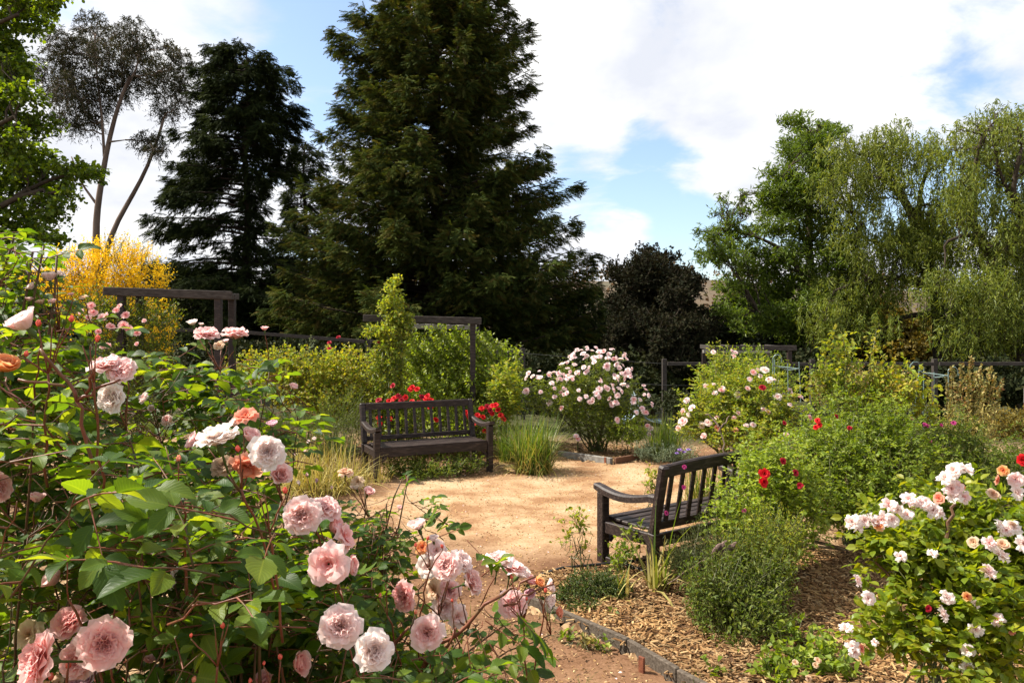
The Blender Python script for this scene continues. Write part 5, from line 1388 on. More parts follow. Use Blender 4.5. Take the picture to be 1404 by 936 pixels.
bl = [blob(1105, 885, 3.9, 44, 22), blob(1090, 905, 3.75, 40, 16), blob(1130, 905, 3.7, 34, 14), blob(1060, 920, 3.6, 30, 12), blob(980, 920, 3.65, 16, 10)]
r_, p_, o_ = bush('ground_cover', 'low round leaved dark plant with a few cream flowers near the white rose', 'ground cover', gbase(1100, 3.8), bl, 150, .038, 'mid_leaf', LEAF_WIDE, 6, .12, 214, 24, .003)
for x, y in ((1118, 912), (1121, 905), (1083, 935), (1108, 930), (1090, 908)):
    place_flower(r_, P(x, y, 3.5), (0, -.6, .7), .016, 'small', 'p_cream')
# prostrate weeds and path weeds
bl = [blob(815, 800, 4.85, 38, 14), blob(790, 815, 4.75, 28, 12), blob(845, 810, 4.8, 24, 10), blob(800, 835, 4.55, 24, 9), blob(770, 822, 4.7, 14, 8)]
bush('ground_cover', 'dull green prostrate weeds on the mulch in front of the nearer bench', 'ground cover', gbase(812, 4.75), bl, 520, .020, 'dark_fine_leaf', LEAF, 9, .10, 215, 8, .002, upward=.2)
for lab, px, py, d, s_, sd_, mt in (('small green weed at the timber board, nearest to the rusty stake', 829, 898, 3.98, 16, 221, 'mid_leaf'), ('small broad leaved weed in the dirt path below the end of the board', 775, 880, 4.15, 13, 222, 'mid_leaf'),
                                    ('reddish green weed between the two others along the board', 803, 888, 4.05, 13, 223, 'rust_leaf'), ('tiny green weed alone on the mulch behind the board', 837, 848, 4.45, 7, 224, 'fine_leaf')):
    bl = [blob(px, py - 3, d, s_, s_ * .8)]
    bush('weed', lab, 'weed', gbase(px, d), bl, 34, .034, mt, LEAF_WIDE, 5, .08, sd_, 6, .002)
# leafy seedling at the mulch edge, before the nearer bench leg
bl = [blob(790, 722, 5.35, 14, 12), blob(775, 735, 5.35, 10, 9), blob(800, 742, 5.35, 9, 12), blob(768, 712, 5.35, 6, 5), blob(792, 705, 5.35, 7, 7)]
bush('rose_seedling', 'young open rose shoot in front of the near bench leg on the gravel edge', 'seedling', gbase(795, 5.35), bl, 26, .034, 'lime_leaf', LEAF8, 5, .14, 225, 10, .004, leaflets=0, shell=.2)
bl = [blob(855, 745, 5.25, 24, 18), blob(845, 765, 5.2, 24, 12), blob(870, 725, 5.2, 14, 12)]
bush('shrub', 'broad leaved green plant growing under the seat of the nearer bench', 'shrub', gbase(855, 5.3), bl, 40, .032, 'mid_leaf', LEAF8, 7, .15, 226, 8, .004)
bl = [blob(893, 655, 6.2, 9, 14), blob(897, 675, 6.2, 8, 10)]
bush('rose_seedling', 'thin green shoot behind the arm of the nearer bench', 'seedling', gbase(896, 6.2), bl, 22, .034, 'lime_leaf', LEAF8, 5, .12, 227, 6, .004)

# rusty spires
rg = np.random.default_rng(231)
root = thing('flower_spire_plant', 'tall rust and cream flower spires on upright stems near the right edge', 'perennial', gbase(1330, 8.3))
for i, (x0, x1, yt) in enumerate(((1308, 1305, 503), (1316, 1318, 500), (1322, 1332, 490), (1327, 1338, 512), (1334, 1346, 502), (1338, 1357, 504), (1342, 1364, 512), (1346, 1374, 520), (1312, 1298, 515), (1330, 1350, 530), (1320, 1312, 525), (1325, 1325, 518))):
    a = P(x0, 600, 8.3); b = P(x1, yt, 8.3 + rg.normal(0, .12))
    a[2] = float(g(a[0], a[1]))
    pth = cane_path(a, b, rg, .1, 8, .008)
    sb = MB(); sb.tube(pth, np.linspace(.007, .003, 8), 4)
    part('stem', sb, M['green_stem'], root)
    n = 240; f = rg.uniform(.40, 1, n); t = np.linspace(0, 1, 8)
    p = np.stack([np.interp(f, t, pth[:, k]) for k in range(3)], -1)
    d_ = unit(rg.normal(0, 1, (n, 3)) + (0, 0, .5)); p += d_ * (.022 * (1.25 - f))[:, None]
    fb = MB(); add_leaves(fb, rg, p, d_, .032, LEAF_WIDE, .3); part('flower_spire', fb, M['rust_leaf'], root)
bl = [blob(1330, 585, 8.1, 34, 26), blob(1305, 590, 8.1, 16, 20)]
bush('shrub', 'straw coloured leafy base plant beneath the rusty spires', 'shrub', gbase(1325, 8.1), bl, 170, .05, 'straw', LEAF_NARROW, 8, .2, 232, 8, .004, upward=1.0)
bl = [blob(1370, 580, 9.4, 34, 20), blob(1400, 582, 9.4, 26, 20), blob(1350, 590, 9.3, 26, 16), blob(1420, 585, 9.4, 30, 20)]
bush('shrub', 'ochre brown low shrub in the shade of the weeping trees', 'shrub', gbase(1380, 9.4), bl, 420, .04, 'ochre_leaf', LEAF, 9, .2, 233, 10, .004)
bl = [blob(1190, 520, 11.5, 30, 20), blob(1150, 535, 11.5, 40, 22), blob(1220, 530, 11.5, 34, 18)]
bush('shrub', 'reddish leaved shrub by the fence behind the yellow shoots', 'shrub', gbase(1185, 11.5), bl, 320, .05, 'rust_leaf', LEAF, 9, .25, 234, 10, .006)
bl = [blob(1030, 500, 13.2, 44, 22), blob(1010, 520, 13.0, 50, 22), blob(1070, 525, 13.0, 30, 24)]
bush('shrub', 'green shrub growing under the beam of the right hand arbour', 'shrub', gbase(1030, 13.1), bl, 380, .05, 'mid_leaf', LEAF, 9, .3, 235, 10, .006)

bl = [blob(700, 555, 14.6, 50, 12), blob(770, 556, 14.6, 50, 12), blob(850, 555, 14.8, 50, 14), blob(930, 553, 14.6, 50, 14)]
bush('ground_cover', 'dark green low growth in the shade before the fence behind the white pink rose', 'ground cover', gbase(820, 14.6), bl, 700, .06, 'wood_far_leaf', LEAF_WIDE, 8, .25, 236, 10, .004)  # dark leaf colour carries the shade of this strip
# white rose bush in the corner
bl = [blob(1290, 740, 3.15, 60, 44), blob(1230, 760, 3.1, 40, 34), blob(1350, 720, 3.25, 60, 50), blob(1300, 700, 3.3, 40, 24), blob(1380, 790, 3.1, 50, 60), blob(1330, 820, 2.95, 60, 44), blob(1240, 860, 2.95, 46, 30), blob(1310, 890, 2.8, 60, 34), blob(1390, 880, 2.85, 46, 44), blob(1205, 730, 3.2, 34, 20), blob(1190, 870, 3.0, 24, 18), blob(1420, 760, 3.2, 50, 60)]
r_, p_, o_ = bush('rose_bush', 'bright green rose bush with white and apricot blooms in the near right corner', 'rose bush', gbase(1295, 3.1), bl, 270, .044, 'white_rose_leaf', LEAF8, 6, .19, 241, 34, .006, leaflets=5, shell=.5)
WH = [(1308, 645, 13), (1323, 645, 13), (1297, 657, 13), (1303, 670, 14), (1312, 668, 12), (1307, 680, 14), (1320, 682, 11), (1247, 685, 12), (1266, 690, 13), (1218, 693, 13), (1233, 697, 11), (1210, 712, 13), (1222, 713, 12), (1192, 714, 12),
      (1170, 715, 13), (1172, 722, 13), (1184, 714, 11), (1280, 700, 13), (1285, 703, 12), (1262, 690, 9), (1245, 706, 10), (1234, 763, 10), (1278, 760, 9), (1174, 796, 9), (1190, 820, 11), (1160, 862, 10), (1168, 888, 12), (1170, 893, 10), (1296, 818, 11), (1291, 842, 11),
      (1366, 723, 14), (1387, 725, 14), (1380, 728, 12), (1355, 745, 12), (1370, 762, 14), (1353, 785, 14), (1392, 657, 12), (1392, 675, 12), (1338, 863, 11), (1367, 850, 11), (1327, 892, 11), (1325, 915, 11), (1336, 828, 7), (1200, 880, 6), (1300, 820, 10), (1402, 745, 13)]
AP = [(1203, 721, 12), (1288, 683, 10), (1360, 678, 12), (1376, 645, 10), (1365, 657, 9), (1335, 743, 10), (1325, 818, 9), (1386, 864, 8), (1374, 747, 11), (1316, 668, 9), (1180, 888, 7), (1388, 720, 8)]
for i, (x, y, r) in enumerate(WH):
    d = 2.75 if y > 740 else 2.9
    place_flower(r_, P(x, y, d), (frng.normal(-.1, .5), -.6, frng.normal(.55, .3)), r * .88 * d / FPX, 'star' if i % 4 else 'loose', 'p_white', calyx=0)
for i, (x, y, r) in enumerate(AP):
    d = 2.75 if y > 740 else 2.9
    place_flower(r_, P(x, y, d), (frng.normal(-.1, .5), -.7, frng.normal(.4, .3)), r * .8 * d / FPX, 'small', 'p_apricot' if i % 3 == 0 else 'p_coral' if i % 3 == 1 else 'p_cream', calyx=0)
place_flower(r_, P(1272, 834, 2.7), (0, -.8, .3), .013, 'small', 'p_darkred')
m = MB()
for a, b, r in (((1270, 860), (1300, 745), .013), ((1300, 745), (1310, 690), .009), ((1275, 850), (1200, 770), .008), ((1268, 855), (1225, 800), .007), ((1290, 800), (1340, 760), .007), ((1385, 935), (1380, 840), .008), ((1360, 935), (1368, 850), .007)):
    m.tube(cane_path(P(*a, 3.05), P(*b, 3.1), frng, .1, 7, .008), np.linspace(r, r * .7, 7), 6)
part('bare_cane', m, M['cane'], r_)

# ------------------------------------------------------------------ mulch chips, pebbles, litter
rg = np.random.default_rng(301)
def litter(name, label, areas, mat, lx, wx, hx, cat='mulch', dz=.028, notpath=True, flat=.28):
    mb = MB()
    box = np.array(((-.5, 0, -.5), (.5, 0, -.5), (.42, 1, -.4), (-.38, 1, -.4), (-.45, .05, .5), (.45, .06, .4), (.30, .95, .5), (-.3, .97, .4)), float)
    BF = np.array(((4, 5, 6, 7), (0, 4, 7, 3), (1, 2, 6, 5), (0, 1, 5, 4), (3, 7, 6, 2)))
    for poly, n in areas:
        poly = np.array(poly); lo, hi = poly.min(0), poly.max(0)
        x = rg.uniform(lo[0], hi[0], n * 3); y = rg.uniform(lo[1], hi[1], n * 3)
        ok = inside(x, y, [tuple(v) for v in poly])
        if notpath: ok &= ~on_path(x, y)
        x, y = x[ok][:n], y[ok][:n]; k = len(x)
        z = g(x, y) + dz + bumps(x, y) * (1 if notpath else 0)
        a = rg.uniform(0, 2 * np.pi, k)
        ax = np.stack((np.cos(a), np.sin(a), rg.normal(0, flat * .6, k)), -1)
        nr = np.stack((rg.normal(0, flat, k), rg.normal(0, flat, k), np.ones(k)), -1)
        L = lx * rg.uniform(.4, 1.6, k) ; S = np.stack((wx * rg.uniform(.5, 1.7, k), L, np.full(k, hx)), -1)
        mb.scatter((box, BF, None), np.stack((x, y, z + rg.random(k) * .012), -1), frames(ax, nr), S)
    tag(link(name, mb.mesh(name, M[mat])), label, cat, kind='stuff')
near_bed = [(.0, 4.9), (.1, 5.25), (.9, 5.45), (1.6, 5.9), (3.2, 5.6), (3.6, 3.2), (2.2, 2.2), (1.4, 2.6), (.8, 3.6)]
far_bed = [(.6, 10.4), (1.33, 9.85), (1.95, 10.35), (2.4, 11.8), (.4, 12.2)]
left_bed = [(-3.4, 7.2), (-1.9, 7.4), (-1.6, 8.8), (-.6, 9.4), (.6, 9.9), (.4, 10.8), (-3.2, 10.5)]
litter('mulch_chips', 'straw and brown wood chip mulch over the garden beds', [(near_bed, 22000), (far_bed, 2600), (left_bed, 5000), ([(2.2, 7), (3.2, 10), (3.4, 12), (5, 9), (4, 6)], 3000)], 'chip', .042, .009, .004)
litter('gravel_stones', 'loose tiny stones on the gravel and dirt path', [(PATH, 5000)], 'pebble', .010, .008, .006, 'gravel', .008, False, .5)
litter('path_litter', 'bark crumbs and dry leaf litter scattered on the dirt path', [([(-.9, 2.4), (1.4, 2.4), (.75, 3.7), (0, 4.9), (.0, 5.4), (-1.2, 5.4)], 1500), ([(-.9, 9.1), (.3, 9.7), (.4, 9.2), (-.6, 8.7)], 700)], 'chip', .022, .006, .003, 'litter', .006, False, .3)
mb = MB()
n = 500; x = rg.uniform(-.7, 1.2, n); y = rg.uniform(2.5, 5.2, n); k = on_path(x, y)
for a, b in zip(x[k], y[k]):
    if rg.random() < .10: blades(mb, rg, (a, b, .006), int(rg.integers(5, 12)), .10, .004, .7, .8, .02, 3)
tag(link('path_grass', mb.mesh('path_grass', M['grass'])), 'sparse fine grass wisps in the dirt path', 'grass', kind='stuff')

# fallen petals
mb = MB(); k = 130
x = rg.uniform(-1.2, 1.6, k); y = rg.uniform(3.2, 9.2, k); ok = on_path(x, y); x, y = x[ok], y[ok]; k = len(x)
a = rg.uniform(0, 6.28, k)
mb.scatter(T8(.45, .12), np.stack((x, y, g(x, y) + .014), -1), frames(np.stack((np.cos(a), np.sin(a), rg.normal(0, .15, k)), -1), np.stack((rg.normal(0, .3, k), rg.normal(0, .3, k), np.ones(k)), -1)), rg.uniform(.012, .024, k))
tag(link('fallen_petals', mb.mesh('fallen_petals', M['p_spray'])), 'scattered fallen petals on the gravel', 'petals', kind='stuff')
# ------------------------------------------------------------------ foreground roses
DIRS = {'c': (0, -1, .18), 'cr': (.55, -.8, .25), 'cl': (-.55, -.8, .25), 'u': (0, -.25, 1), 'ul': (-.45, -.3, .85), 'ur': (.5, -.3, .85), 'r': (.95, -.2, .3), 'l': (-.95, -.25, .3), 'cu': (0, -.75, .65), 'd': (.1, -.75, -.45), 'rd': (.8, -.35, -.25)}
R_ROSE = .040
# (column, row, width in the photograph, mesh, petals, facing)
FLOWERS_A = [(33, 444, 58, 'cup', 'p_white', 'ul'), (5, 502, 54, 'cup', 'p_apricot', 'ur'), (146, 501, 44, 'full', 'p_pale', 'u'), (166, 507, 38, 'full', 'p_pale', 'cu'), (154, 545, 43, 'full', 'p_white', 'c'),
    (50, 684, 30, 'cup', 'p_pale', 'u'), (-2, 668, 40, 'full', 'p_pink', 'r'), (73, 795, 46, 'cup', 'p_pale', 'ul'), (95, 853, 50, 'full', 'p_pink', 'cu'), (142, 882, 66, 'full', 'p_pale', 'cr'),
    (52, 906, 70, 'full', 'p_pink', 'cl'), (106, 903, 52, 'full', 'p_pink', 'c'), (39, 868, 40, 'loose', 'p_cream', 'cu'), (298, 601, 60, 'full', 'p_white', 'u'), (266, 606, 34, 'cup', 'p_pale', 'l'),
    (337, 569, 32, 'loose', 'p_coral', 'u'), (323, 580, 26, 'cup', 'p_white', 'ul'), (344, 600, 38, 'cup', 'p_pale', 'ur'), (367, 619, 48, 'full', 'p_white', 'cr'), (384, 651, 42, 'cup', 'p_pale', 'cr'),
    (338, 640, 44, 'loose', 'p_coral', 'd'), (306, 637, 34, 'loose', 'p_faded', 'cu'), (373, 582, 21, 'cup', 'p_lilac', 'u'), (414, 706, 50, 'full', 'p_pale', 'c'), (445, 697, 44, 'full', 'p_pale', 'ur'),
    (457, 722, 40, 'cup', 'p_pink', 'r'), (474, 735, 42, 'loose', 'p_pale', 'r'), (449, 773, 58, 'loose', 'p_pale', 'c'), (479, 776, 38, 'cup', 'p_pink', 'r'), (467, 858, 56, 'full', 'p_white', 'c'),
    (512, 892, 58, 'full', 'p_white', 'cr'), (409, 908, 48, 'cup', 'p_pink', 'r'), (362, 934, 38, 'cup', 'p_pink', 'u'), (206, 905, 22, 'cup', 'p_pale', 'u'), (236, 793, 28, 'loose', 'p_white', 'l'), (112, 940, 50, 'cup', 'p_lilac', 'u'), (72, 940, 40, 'loose', 'p_cream', 'u')]
FLOWERS_C = [(573, 721, 34, 'cup', 'p_white', 'ul'), (594, 739, 20, 'cup', 'p_white', 'u'), (598, 754, 30, 'loose', 'p_white', 'cu'), (586, 776, 34, 'loose', 'p_white', 'cl'), (612, 776, 42, 'full', 'p_pale', 'cu'),
    (631, 770, 38, 'full', 'p_white', 'ur'), (647, 797, 38, 'full', 'p_pale', 'r'), (616, 809, 34, 'full', 'p_pale', 'c'), (610, 830, 36, 'full', 'p_white', 'cr'), (628, 845, 32, 'loose', 'p_white', 'cr'), (594, 808, 28, 'loose', 'p_cream', 'cl'),
    (554, 817, 40, 'full', 'p_pink', 'cl'), (585, 866, 48, 'full', 'p_pale', 'c'), (683, 768, 40, 'full', 'p_white', 'u'), (701, 778, 38, 'full', 'p_pale', 'u'), (714, 786, 36, 'cup', 'p_white', 'ur'), (703, 827, 38, 'full', 'p_pale', 'c'),
    (727, 797, 26, 'cup', 'p_pale', 'ur'), (739, 799, 22, 'cup', 'p_apricot', 'ur'), (753, 804, 26, 'cup', 'p_white', 'r'), (752, 822, 28, 'cup', 'p_white', 'rd'), (765, 839, 22, 'cup', 'p_coral', 'r'), (579, 750, 20, 'loose', 'p_apricot', 'cu'), (726, 810, 24, 'cup', 'p_lilac', 'd')]
FLOWERS_B = [(283, 458, 34, 'full', 'p_pale', 'u'), (322, 459, 38, 'full', 'p_pale', 'u'), (264, 443, 20, 'cup', 'p_white', 'u'), (363, 451, 15, 'cup', 'p_pale', 'u'), (402, 531, 18, 'cup', 'p_pale', 'ur'), (300, 473, 16, 'loose', 'p_cream', 'cu'), (276, 445, 10, 'cup', 'p_white', 'u'),
    (310, 468, 12, 'cup', 'p_white', 'u'), (196, 545, 16, 'loose', 'p_white', 'cl'), (208, 560, 14, 'cup', 'p_white', 'c'), (228, 575, 16, 'loose', 'p_pale', 'cu')]
FLOWERS_D = [(505, 675, 22, 'cup', 'p_pale', 'ur'), (488, 668, 20, 'cup', 'p_white', 'ul'), (474, 646, 22, 'loose', 'p_cream', 'u'), (490, 660, 18, 'loose', 'p_cream', 'cu'), (548, 696, 12, 'cup', 'p_pale', 'ur'), (410, 663, 14, 'bud', 'p_white', 'u'), (434, 660, 14, 'bud', 'p_lilac', 'u'), (455, 669, 11, 'bud', 'p_white', 'u'), (421, 652, 13, 'bud', 'p_pale', 'u')]
FLOWERS_E = [(68, 381, 30, 'cup', 'p_white', 'u'), (43, 394, 20, 'cup', 'p_white', 'ul'), (40, 411, 15, 'cup', 'p_pale', 'u'), (72, 414, 15, 'cup', 'p_pale', 'u'), (56, 415, 16, 'cup', 'p_cream', 'u'), (82, 376, 14, 'cup', 'p_white', 'ur'), (114, 407, 12, 'loose', 'p_cream', 'u'), (98, 404, 11, 'cup', 'p_pale', 'u')]
BUDS = [(53, 442, 13, 'p_budred'), (72, 441, 12, 'sepal'), (88, 441, 12, 'sepal'), (98, 436, 13, 'p_budred'), (112, 466, 12, 'sepal'), (122, 467, 11, 'sepal'), (134, 463, 13, 'p_budred'), (36, 484, 11, 'p_budred'), (27, 481, 12, 'sepal'),
    (326, 614, 12, 'p_budred'), (391, 671, 13, 'p_budred'), (92, 764, 10, 'p_budred'), (305, 856, 12, 'p_budred'), (293, 850, 8, 'sepal'), (313, 850, 8, 'sepal'), (70, 926, 14, 'p_budred'), (94, 910, 14, 'p_budred'), (262, 870, 8, 'p_budred'), (384, 899, 11, 'p_budred'), (362, 908, 8, 'p_budred'), (343, 932, 10, 'p_budred'), (245, 627, 12, 'p_coral'), (266, 930, 12, 'p_coral'), (143, 852, 11, 'p_budred'), (353, 668, 9, 'sepal'), (362, 672, 9, 'sepal')]
BUDS_C = [(587, 737, 8, 'p_budred'), (606, 748, 8, 'p_budred'), (521, 815, 9, 'p_coral'), (530, 793, 11, 'sepal'), (570, 746, 8, 'p_budred'), (701, 790, 8, 'p_budred'), (748, 808, 9, 'p_budred'), (722, 820, 7, 'p_budred'), (620, 822, 7, 'p_budred'), (570, 838, 9, 'p_coral'), (711, 806, 7, 'p_coral')]

GUARD = []          # columns, rows, radius and distance of the blooms that foliage leaves free
def leaf_ok(p, slack=.0):
    for (x, y, r, d) in GUARD:
        if p[1] < d + .02:
            u = 702 + p[0] * FPX / p[1]; v = HOR + (EYE - p[2]) * FPX / p[1]
            if (u - x) ** 2 + (v - y) ** 2 < (r * 1.02 + slack) ** 2: return False
    return True

class Second:
    """draws into the same mesh with its second material"""
    def __init__(self, mb): self.mb = mb
    def tube(self, *a):
        self.mb.cur = 1; self.mb.tube(*a); self.mb.cur = 0
class Rose:
    """collects the leaves, leaf stalks and canes of one rose"""
    def __init__(self, seed):
        self.rg = np.random.default_rng(seed); self.fb = MB(); self.cb = MB(); self.pb = Second(self.cb)
        self.buf = [([], [], []) for _ in ROSE_LEAFLETS]
    def leaflet(self, p, ax, nr, s):
        k = int(self.rg.integers(len(ROSE_LEAFLETS)))
        b = self.buf[k]; b[0].append(p); b[1].append((ax, nr)); b[2].append(s)
    def compound(self, p, ax, size, n=5, check=True):
        """a rose leaf: stalk, one end leaflet and pairs along the stalk"""
        rg = self.rg
        ax = unit(np.asarray(ax, float) + rg.normal(0, .1, 3))
        tiltn = unit(np.array((0, 0, 1.0)) + rg.normal(0, .42, 3))
        side = unit(np.cross(ax, tiltn)); nr = np.cross(side, ax)
        L = size * (1.9 if n == 5 else 1.25)
        mid = p + ax * L * .5
        end = p + ax * (L + size * .5)
        if check and not (leaf_ok(mid, 20) and leaf_ok(end, 24) and leaf_ok(p + ax * (L + size), 12)): return False
        if mid[1] < .62: return False
        drop = rg.uniform(.0, .22)
        pts = [p + ax * L * t - np.array((0, 0, drop * L * t * t)) for t in (0, .35, .7, 1)]
        self.pb.tube(np.array(pts), (.0018, .0015, .0012, .0009), 4, False)
        tp = pts[-1]
        down = np.array((0, 0, -1.0))
        self.leaflet(tp, unit(ax + down * drop * .9), nr, size * rg.uniform(.95, 1.25))
        for f in ((.92, .45) if n == 5 else (.85,)):
            q = p + ax * L * f - np.array((0, 0, drop * L * f * f))
            for s in (-1, 1):
                a = unit(ax * rg.uniform(.35, .7) + side * s + down * rg.uniform(-.1, .35))
                self.leaflet(q + side * s * .002, a, unit(nr + rg.normal(0, .22, 3)), size * rg.uniform(.7, 1.0) * (.8 + .2 * f))
        return True
    def shoot(self, path, r, every, size, f0=.3, n5=.75, leaves=True, red=False, guard=False):
        rg = self.rg; path = np.asarray(path, float)
        if guard and not all(leaf_ok(q, 2) for q in path): return
        (self.pb if red else self.cb).tube(path, np.linspace(r, r * .45, len(path)), 6)
        if not leaves: return
        seg = np.linalg.norm(np.diff(path, axis=0), axis=1); s = np.concatenate(([0], np.cumsum(seg)))
        tt = np.arange(f0 * s[-1], s[-1], every); az = rg.uniform(0, 6.28)
        for t in tt:
            p = np.array([np.interp(t, s, path[:, k]) for k in range(3)])
            az += 2.4
            d = np.array((math.cos(az), math.sin(az), rg.uniform(.05, .45)))
            self.compound(p, d, size * rg.uniform(.75, 1.2), 5 if rg.random() < n5 else 3)
    def build(self, root, fol='foliage'):
        for k, b in enumerate(self.buf):
            if not b[0]: continue
            ax = np.array([a for a, _ in b[1]]); nr = np.array([c for _, c in b[1]])
            self.fb.scatter(ROSE_LEAFLETS[k], np.array(b[0]), frames(ax, nr), np.array(b[2]))
        part(fol, self.fb, M['rose_leaf'], root, True)
        part('stem', self.cb, [M['cane'], M['red_cane']], root, True)

def dist_for(w, r=R_ROSE): return 2 * r * FPX / w
def flower_depth(w, lo, hi): return float(np.clip(dist_for(w), lo, hi))
all_fl = []
for lst, lo, hi in ((FLOWERS_A, 1.05, 1.75), (FLOWERS_C, 1.75, 2.25), (FLOWERS_B, 2.2, 2.6), (FLOWERS_D, 2.3, 2.9), (FLOWERS_E, 1.75, 2.3)):
    out = []
    for (x, y, w, k, m_, f) in lst:
        d = flower_depth(w, lo, hi)
        out.append((x, y, w, k, m_, f, d)); GUARD.append((x, y, w * .5, d))
    all_fl.append(out)
for x, y, w, m_ in BUDS + BUDS_C: GUARD.append((x, y, w * .7, 1.3))

def set_flowers(root, rs, lst, cane_anchor, cluster=70):
    """places blooms; blooms that sit close together share one cane, each on a stalk of its own"""
    left = list(lst); rg = rs.rg
    while left:
        a = left.pop(0); grp = [a]
        for b in list(left):
            if math.hypot(a[0] - b[0], a[1] - b[1]) < cluster and abs(a[6] - b[6]) < .5: grp.append(b); left.remove(b)
        pos = [P(x, y, d) for (x, y, w, k, m_, f, d) in grp]
        ctr = np.mean(pos, 0) + np.array((0, .06, -.13))
        b0 = cane_anchor(ctr)
        rs.shoot(cane_path(b0, ctr, rg, .3, 10, .008), .0042, .085, .055, .35)
        for p, (x, y, w, k, m_, f, d) in zip(pos, grp):
            ax = unit(np.array(DIRS[f]) + rg.normal(0, .12, 3))
            r = w * .5 * d / FPX * (1.06 if k in ('full', 'loose') else 1.02)
            place_flower(root, p - ax * r * .28, ax, r * (.62 if k == 'bud' else 1.0), k, m_, calyx=1 if k in ('cup', 'bud') else 0)
            e = p - ax * r * 1.1
            rs.pb.tube(cane_path(ctr, e, rg, -.1, 6, .002), np.linspace(.0022, .0016, 6), 5)
def set_buds(root, rs, lst, d0):
    rg = rs.rg; left = list(lst)
    while left:
        a = left.pop(0); grp = [a]
        for b in list(left):
            if math.hypot(a[0] - b[0], a[1] - b[1]) < 50: grp.append(b); left.remove(b)
        d = d0 + rg.uniform(-.05, .05)
        pos = [P(x, y, d) for (x, y, w, m_) in grp]
        ctr = np.mean(pos, 0) + np.array((rg.normal(0, .004), .01, -.075))
        rs.pb.tube(cane_path(ctr + np.array((rg.normal(0, .03), .08, -.22)), ctr, rg, .2, 7, .003), np.linspace(.0026, .0020, 7), 5)
        for p, (x, y, w, m_) in zip(pos, grp):
            ax = unit(np.array((rg.normal(0, .15), -.1, 1)))
            r = w * .5 * d / FPX
            rs.pb.tube(cane_path(ctr, p - ax * r * 1.3, rg, .0, 5, .001), np.linspace(.0017, .0014, 5), 4)
            place_flower(root, p - ax * r, ax, r * 1.05, 'bud', m_, calyx=1, name='rose_bud', var=0)

def fill(rs, poly, n, d0, d1, size, long_=.22, every=.055, anchor=None, up=.5, low=None):
    """side shoots through the body of the bush"""
    rg = rs.rg; poly_a = np.array(poly, float); lo, hi = poly_a.min(0), poly_a.max(0); c = 0
    while c < n:
        x = rg.uniform(lo[0], hi[0]); y = rg.uniform(lo[1], hi[1])
        if not inside(np.array([x]), np.array([y]), poly)[0]: continue
        c += 1
        d = rg.uniform(d0, d1)
        tip = P(x, y, d)
        if tip[2] < .1: continue
        v = unit(np.array((rg.normal(.1, .6), rg.normal(-.1, .6), up + rg.normal(0, .25))))
        L = long_ * rg.uniform(.6, 1.3)
        rs.shoot(cane_path(tip - v * L, tip, rg, .1, 6, .006), .0019, every, size * rg.uniform(.75, 1.15), .1, red=rg.random() < .3, guard=True)

def root_thing(label, base): return thing('rose_bush', label, 'rose bush', base)

# A: the big bush at the near left
rs = Rose(401); rtA = root_thing('big leafy bush of pink and blush roses filling the near left foreground', (-.75, 1.75, 0))
ancA = lambda c: np.array((-.75 + .25 * rs.rg.normal() + .25 * c[0], 1.75 + .12 * rs.rg.normal(), .15))
set_flowers(rtA, rs, all_fl[0], ancA)
set_buds(rtA, rs, BUDS, 1.28)
fill(rs, [(-60, 500), (60, 480), (110, 560), (180, 590), (250, 620), (330, 690), (400, 740), (440, 800), (500, 860), (560, 990), (-60, 990)], 115, 1.25, 1.55, .053)
fill(rs, [(-60, 440), (60, 440), (130, 540), (250, 590), (380, 690), (440, 760), (540, 850), (580, 990), (-60, 990)], 190, 1.55, 2.0, .056)
fill(rs, [(-60, 400), (80, 420), (160, 540), (300, 610), (400, 690), (480, 790), (560, 860), (600, 990), (-60, 990)], 240, 1.95, 2.6, .058, .3, .055)
fill(rs, [(-60, 560), (200, 640), (380, 760), (480, 880), (500, 990), (-60, 990)], 34, 1.0, 1.25, .052)
# the bare looking red cane that carries the bud trusses
rs.pb.tube(cane_path(P(128, 650, 1.33), P(105, 550, 1.3), rs.rg, 0, 7, .003), np.linspace(.0034, .0030, 7), 6)
rs.pb.tube(cane_path(P(105, 550, 1.3), P(55, 478, 1.28), rs.rg, 0, 7, .003), np.linspace(.0034, .0026, 7), 6)
rs.pb.tube(cane_path(P(90, 530, 1.3), P(25, 520, 1.28), rs.rg, 0, 7, .003), np.linspace(.0030, .0024, 7), 6)
rs.pb.tube(cane_path(P(105, 550, 1.3), P(165, 520, 1.31), rs.rg, .2, 7, .003), np.linspace(.0032, .0022, 7), 6)
rs.pb.tube(cane_path(P(118, 540, 1.3), P(128, 505, 1.28), rs.rg, 0, 6, .002), np.linspace(.0030, .0022, 6), 6)
for (x, y, d, ax, s, n) in ((165, 522, 1.31, (.8, -.1, .3), .06, 3), (60, 583, 1.25, (-1, -.1, .15), .05, 5), (60, 583, 1.25, (.9, 0, .2), .05, 5), (190, 625, 1.3, (.6, -.1, .35), .052, 5), (120, 680, 1.25, (.2, -.3, -.2), .066, 5),
                            (120, 680, 1.25, (.9, -.2, .1), .062, 5), (110, 690, 1.2, (-.8, -.3, .0), .064, 5), (130, 720, 1.15, (-.1, -.2, -.9), .075, 3), (340, 770, 1.3, (.8, -.2, .05), .075, 5), (330, 770, 1.28, (-.7, -.4, .0), .072, 5), (290, 690, 1.35, (-.1, -.5, .2), .06, 3),
                            (360, 810, 1.35, (.8, -.2, -.1), .07, 5), (210, 690, 1.3, (.9, -.2, .2), .066, 5), (420, 860, 1.4, (-.7, -.2, -.1), .07, 5), (360, 850, 1.3, (-.5, -.4, -.2), .07, 5), (280, 830, 1.25, (.7, -.4, .1), .066, 5), (180, 740, 1.2, (.9, -.2, .1), .06, 5)):
    rs.compound(P(x, y, d), ax, s, n, True)
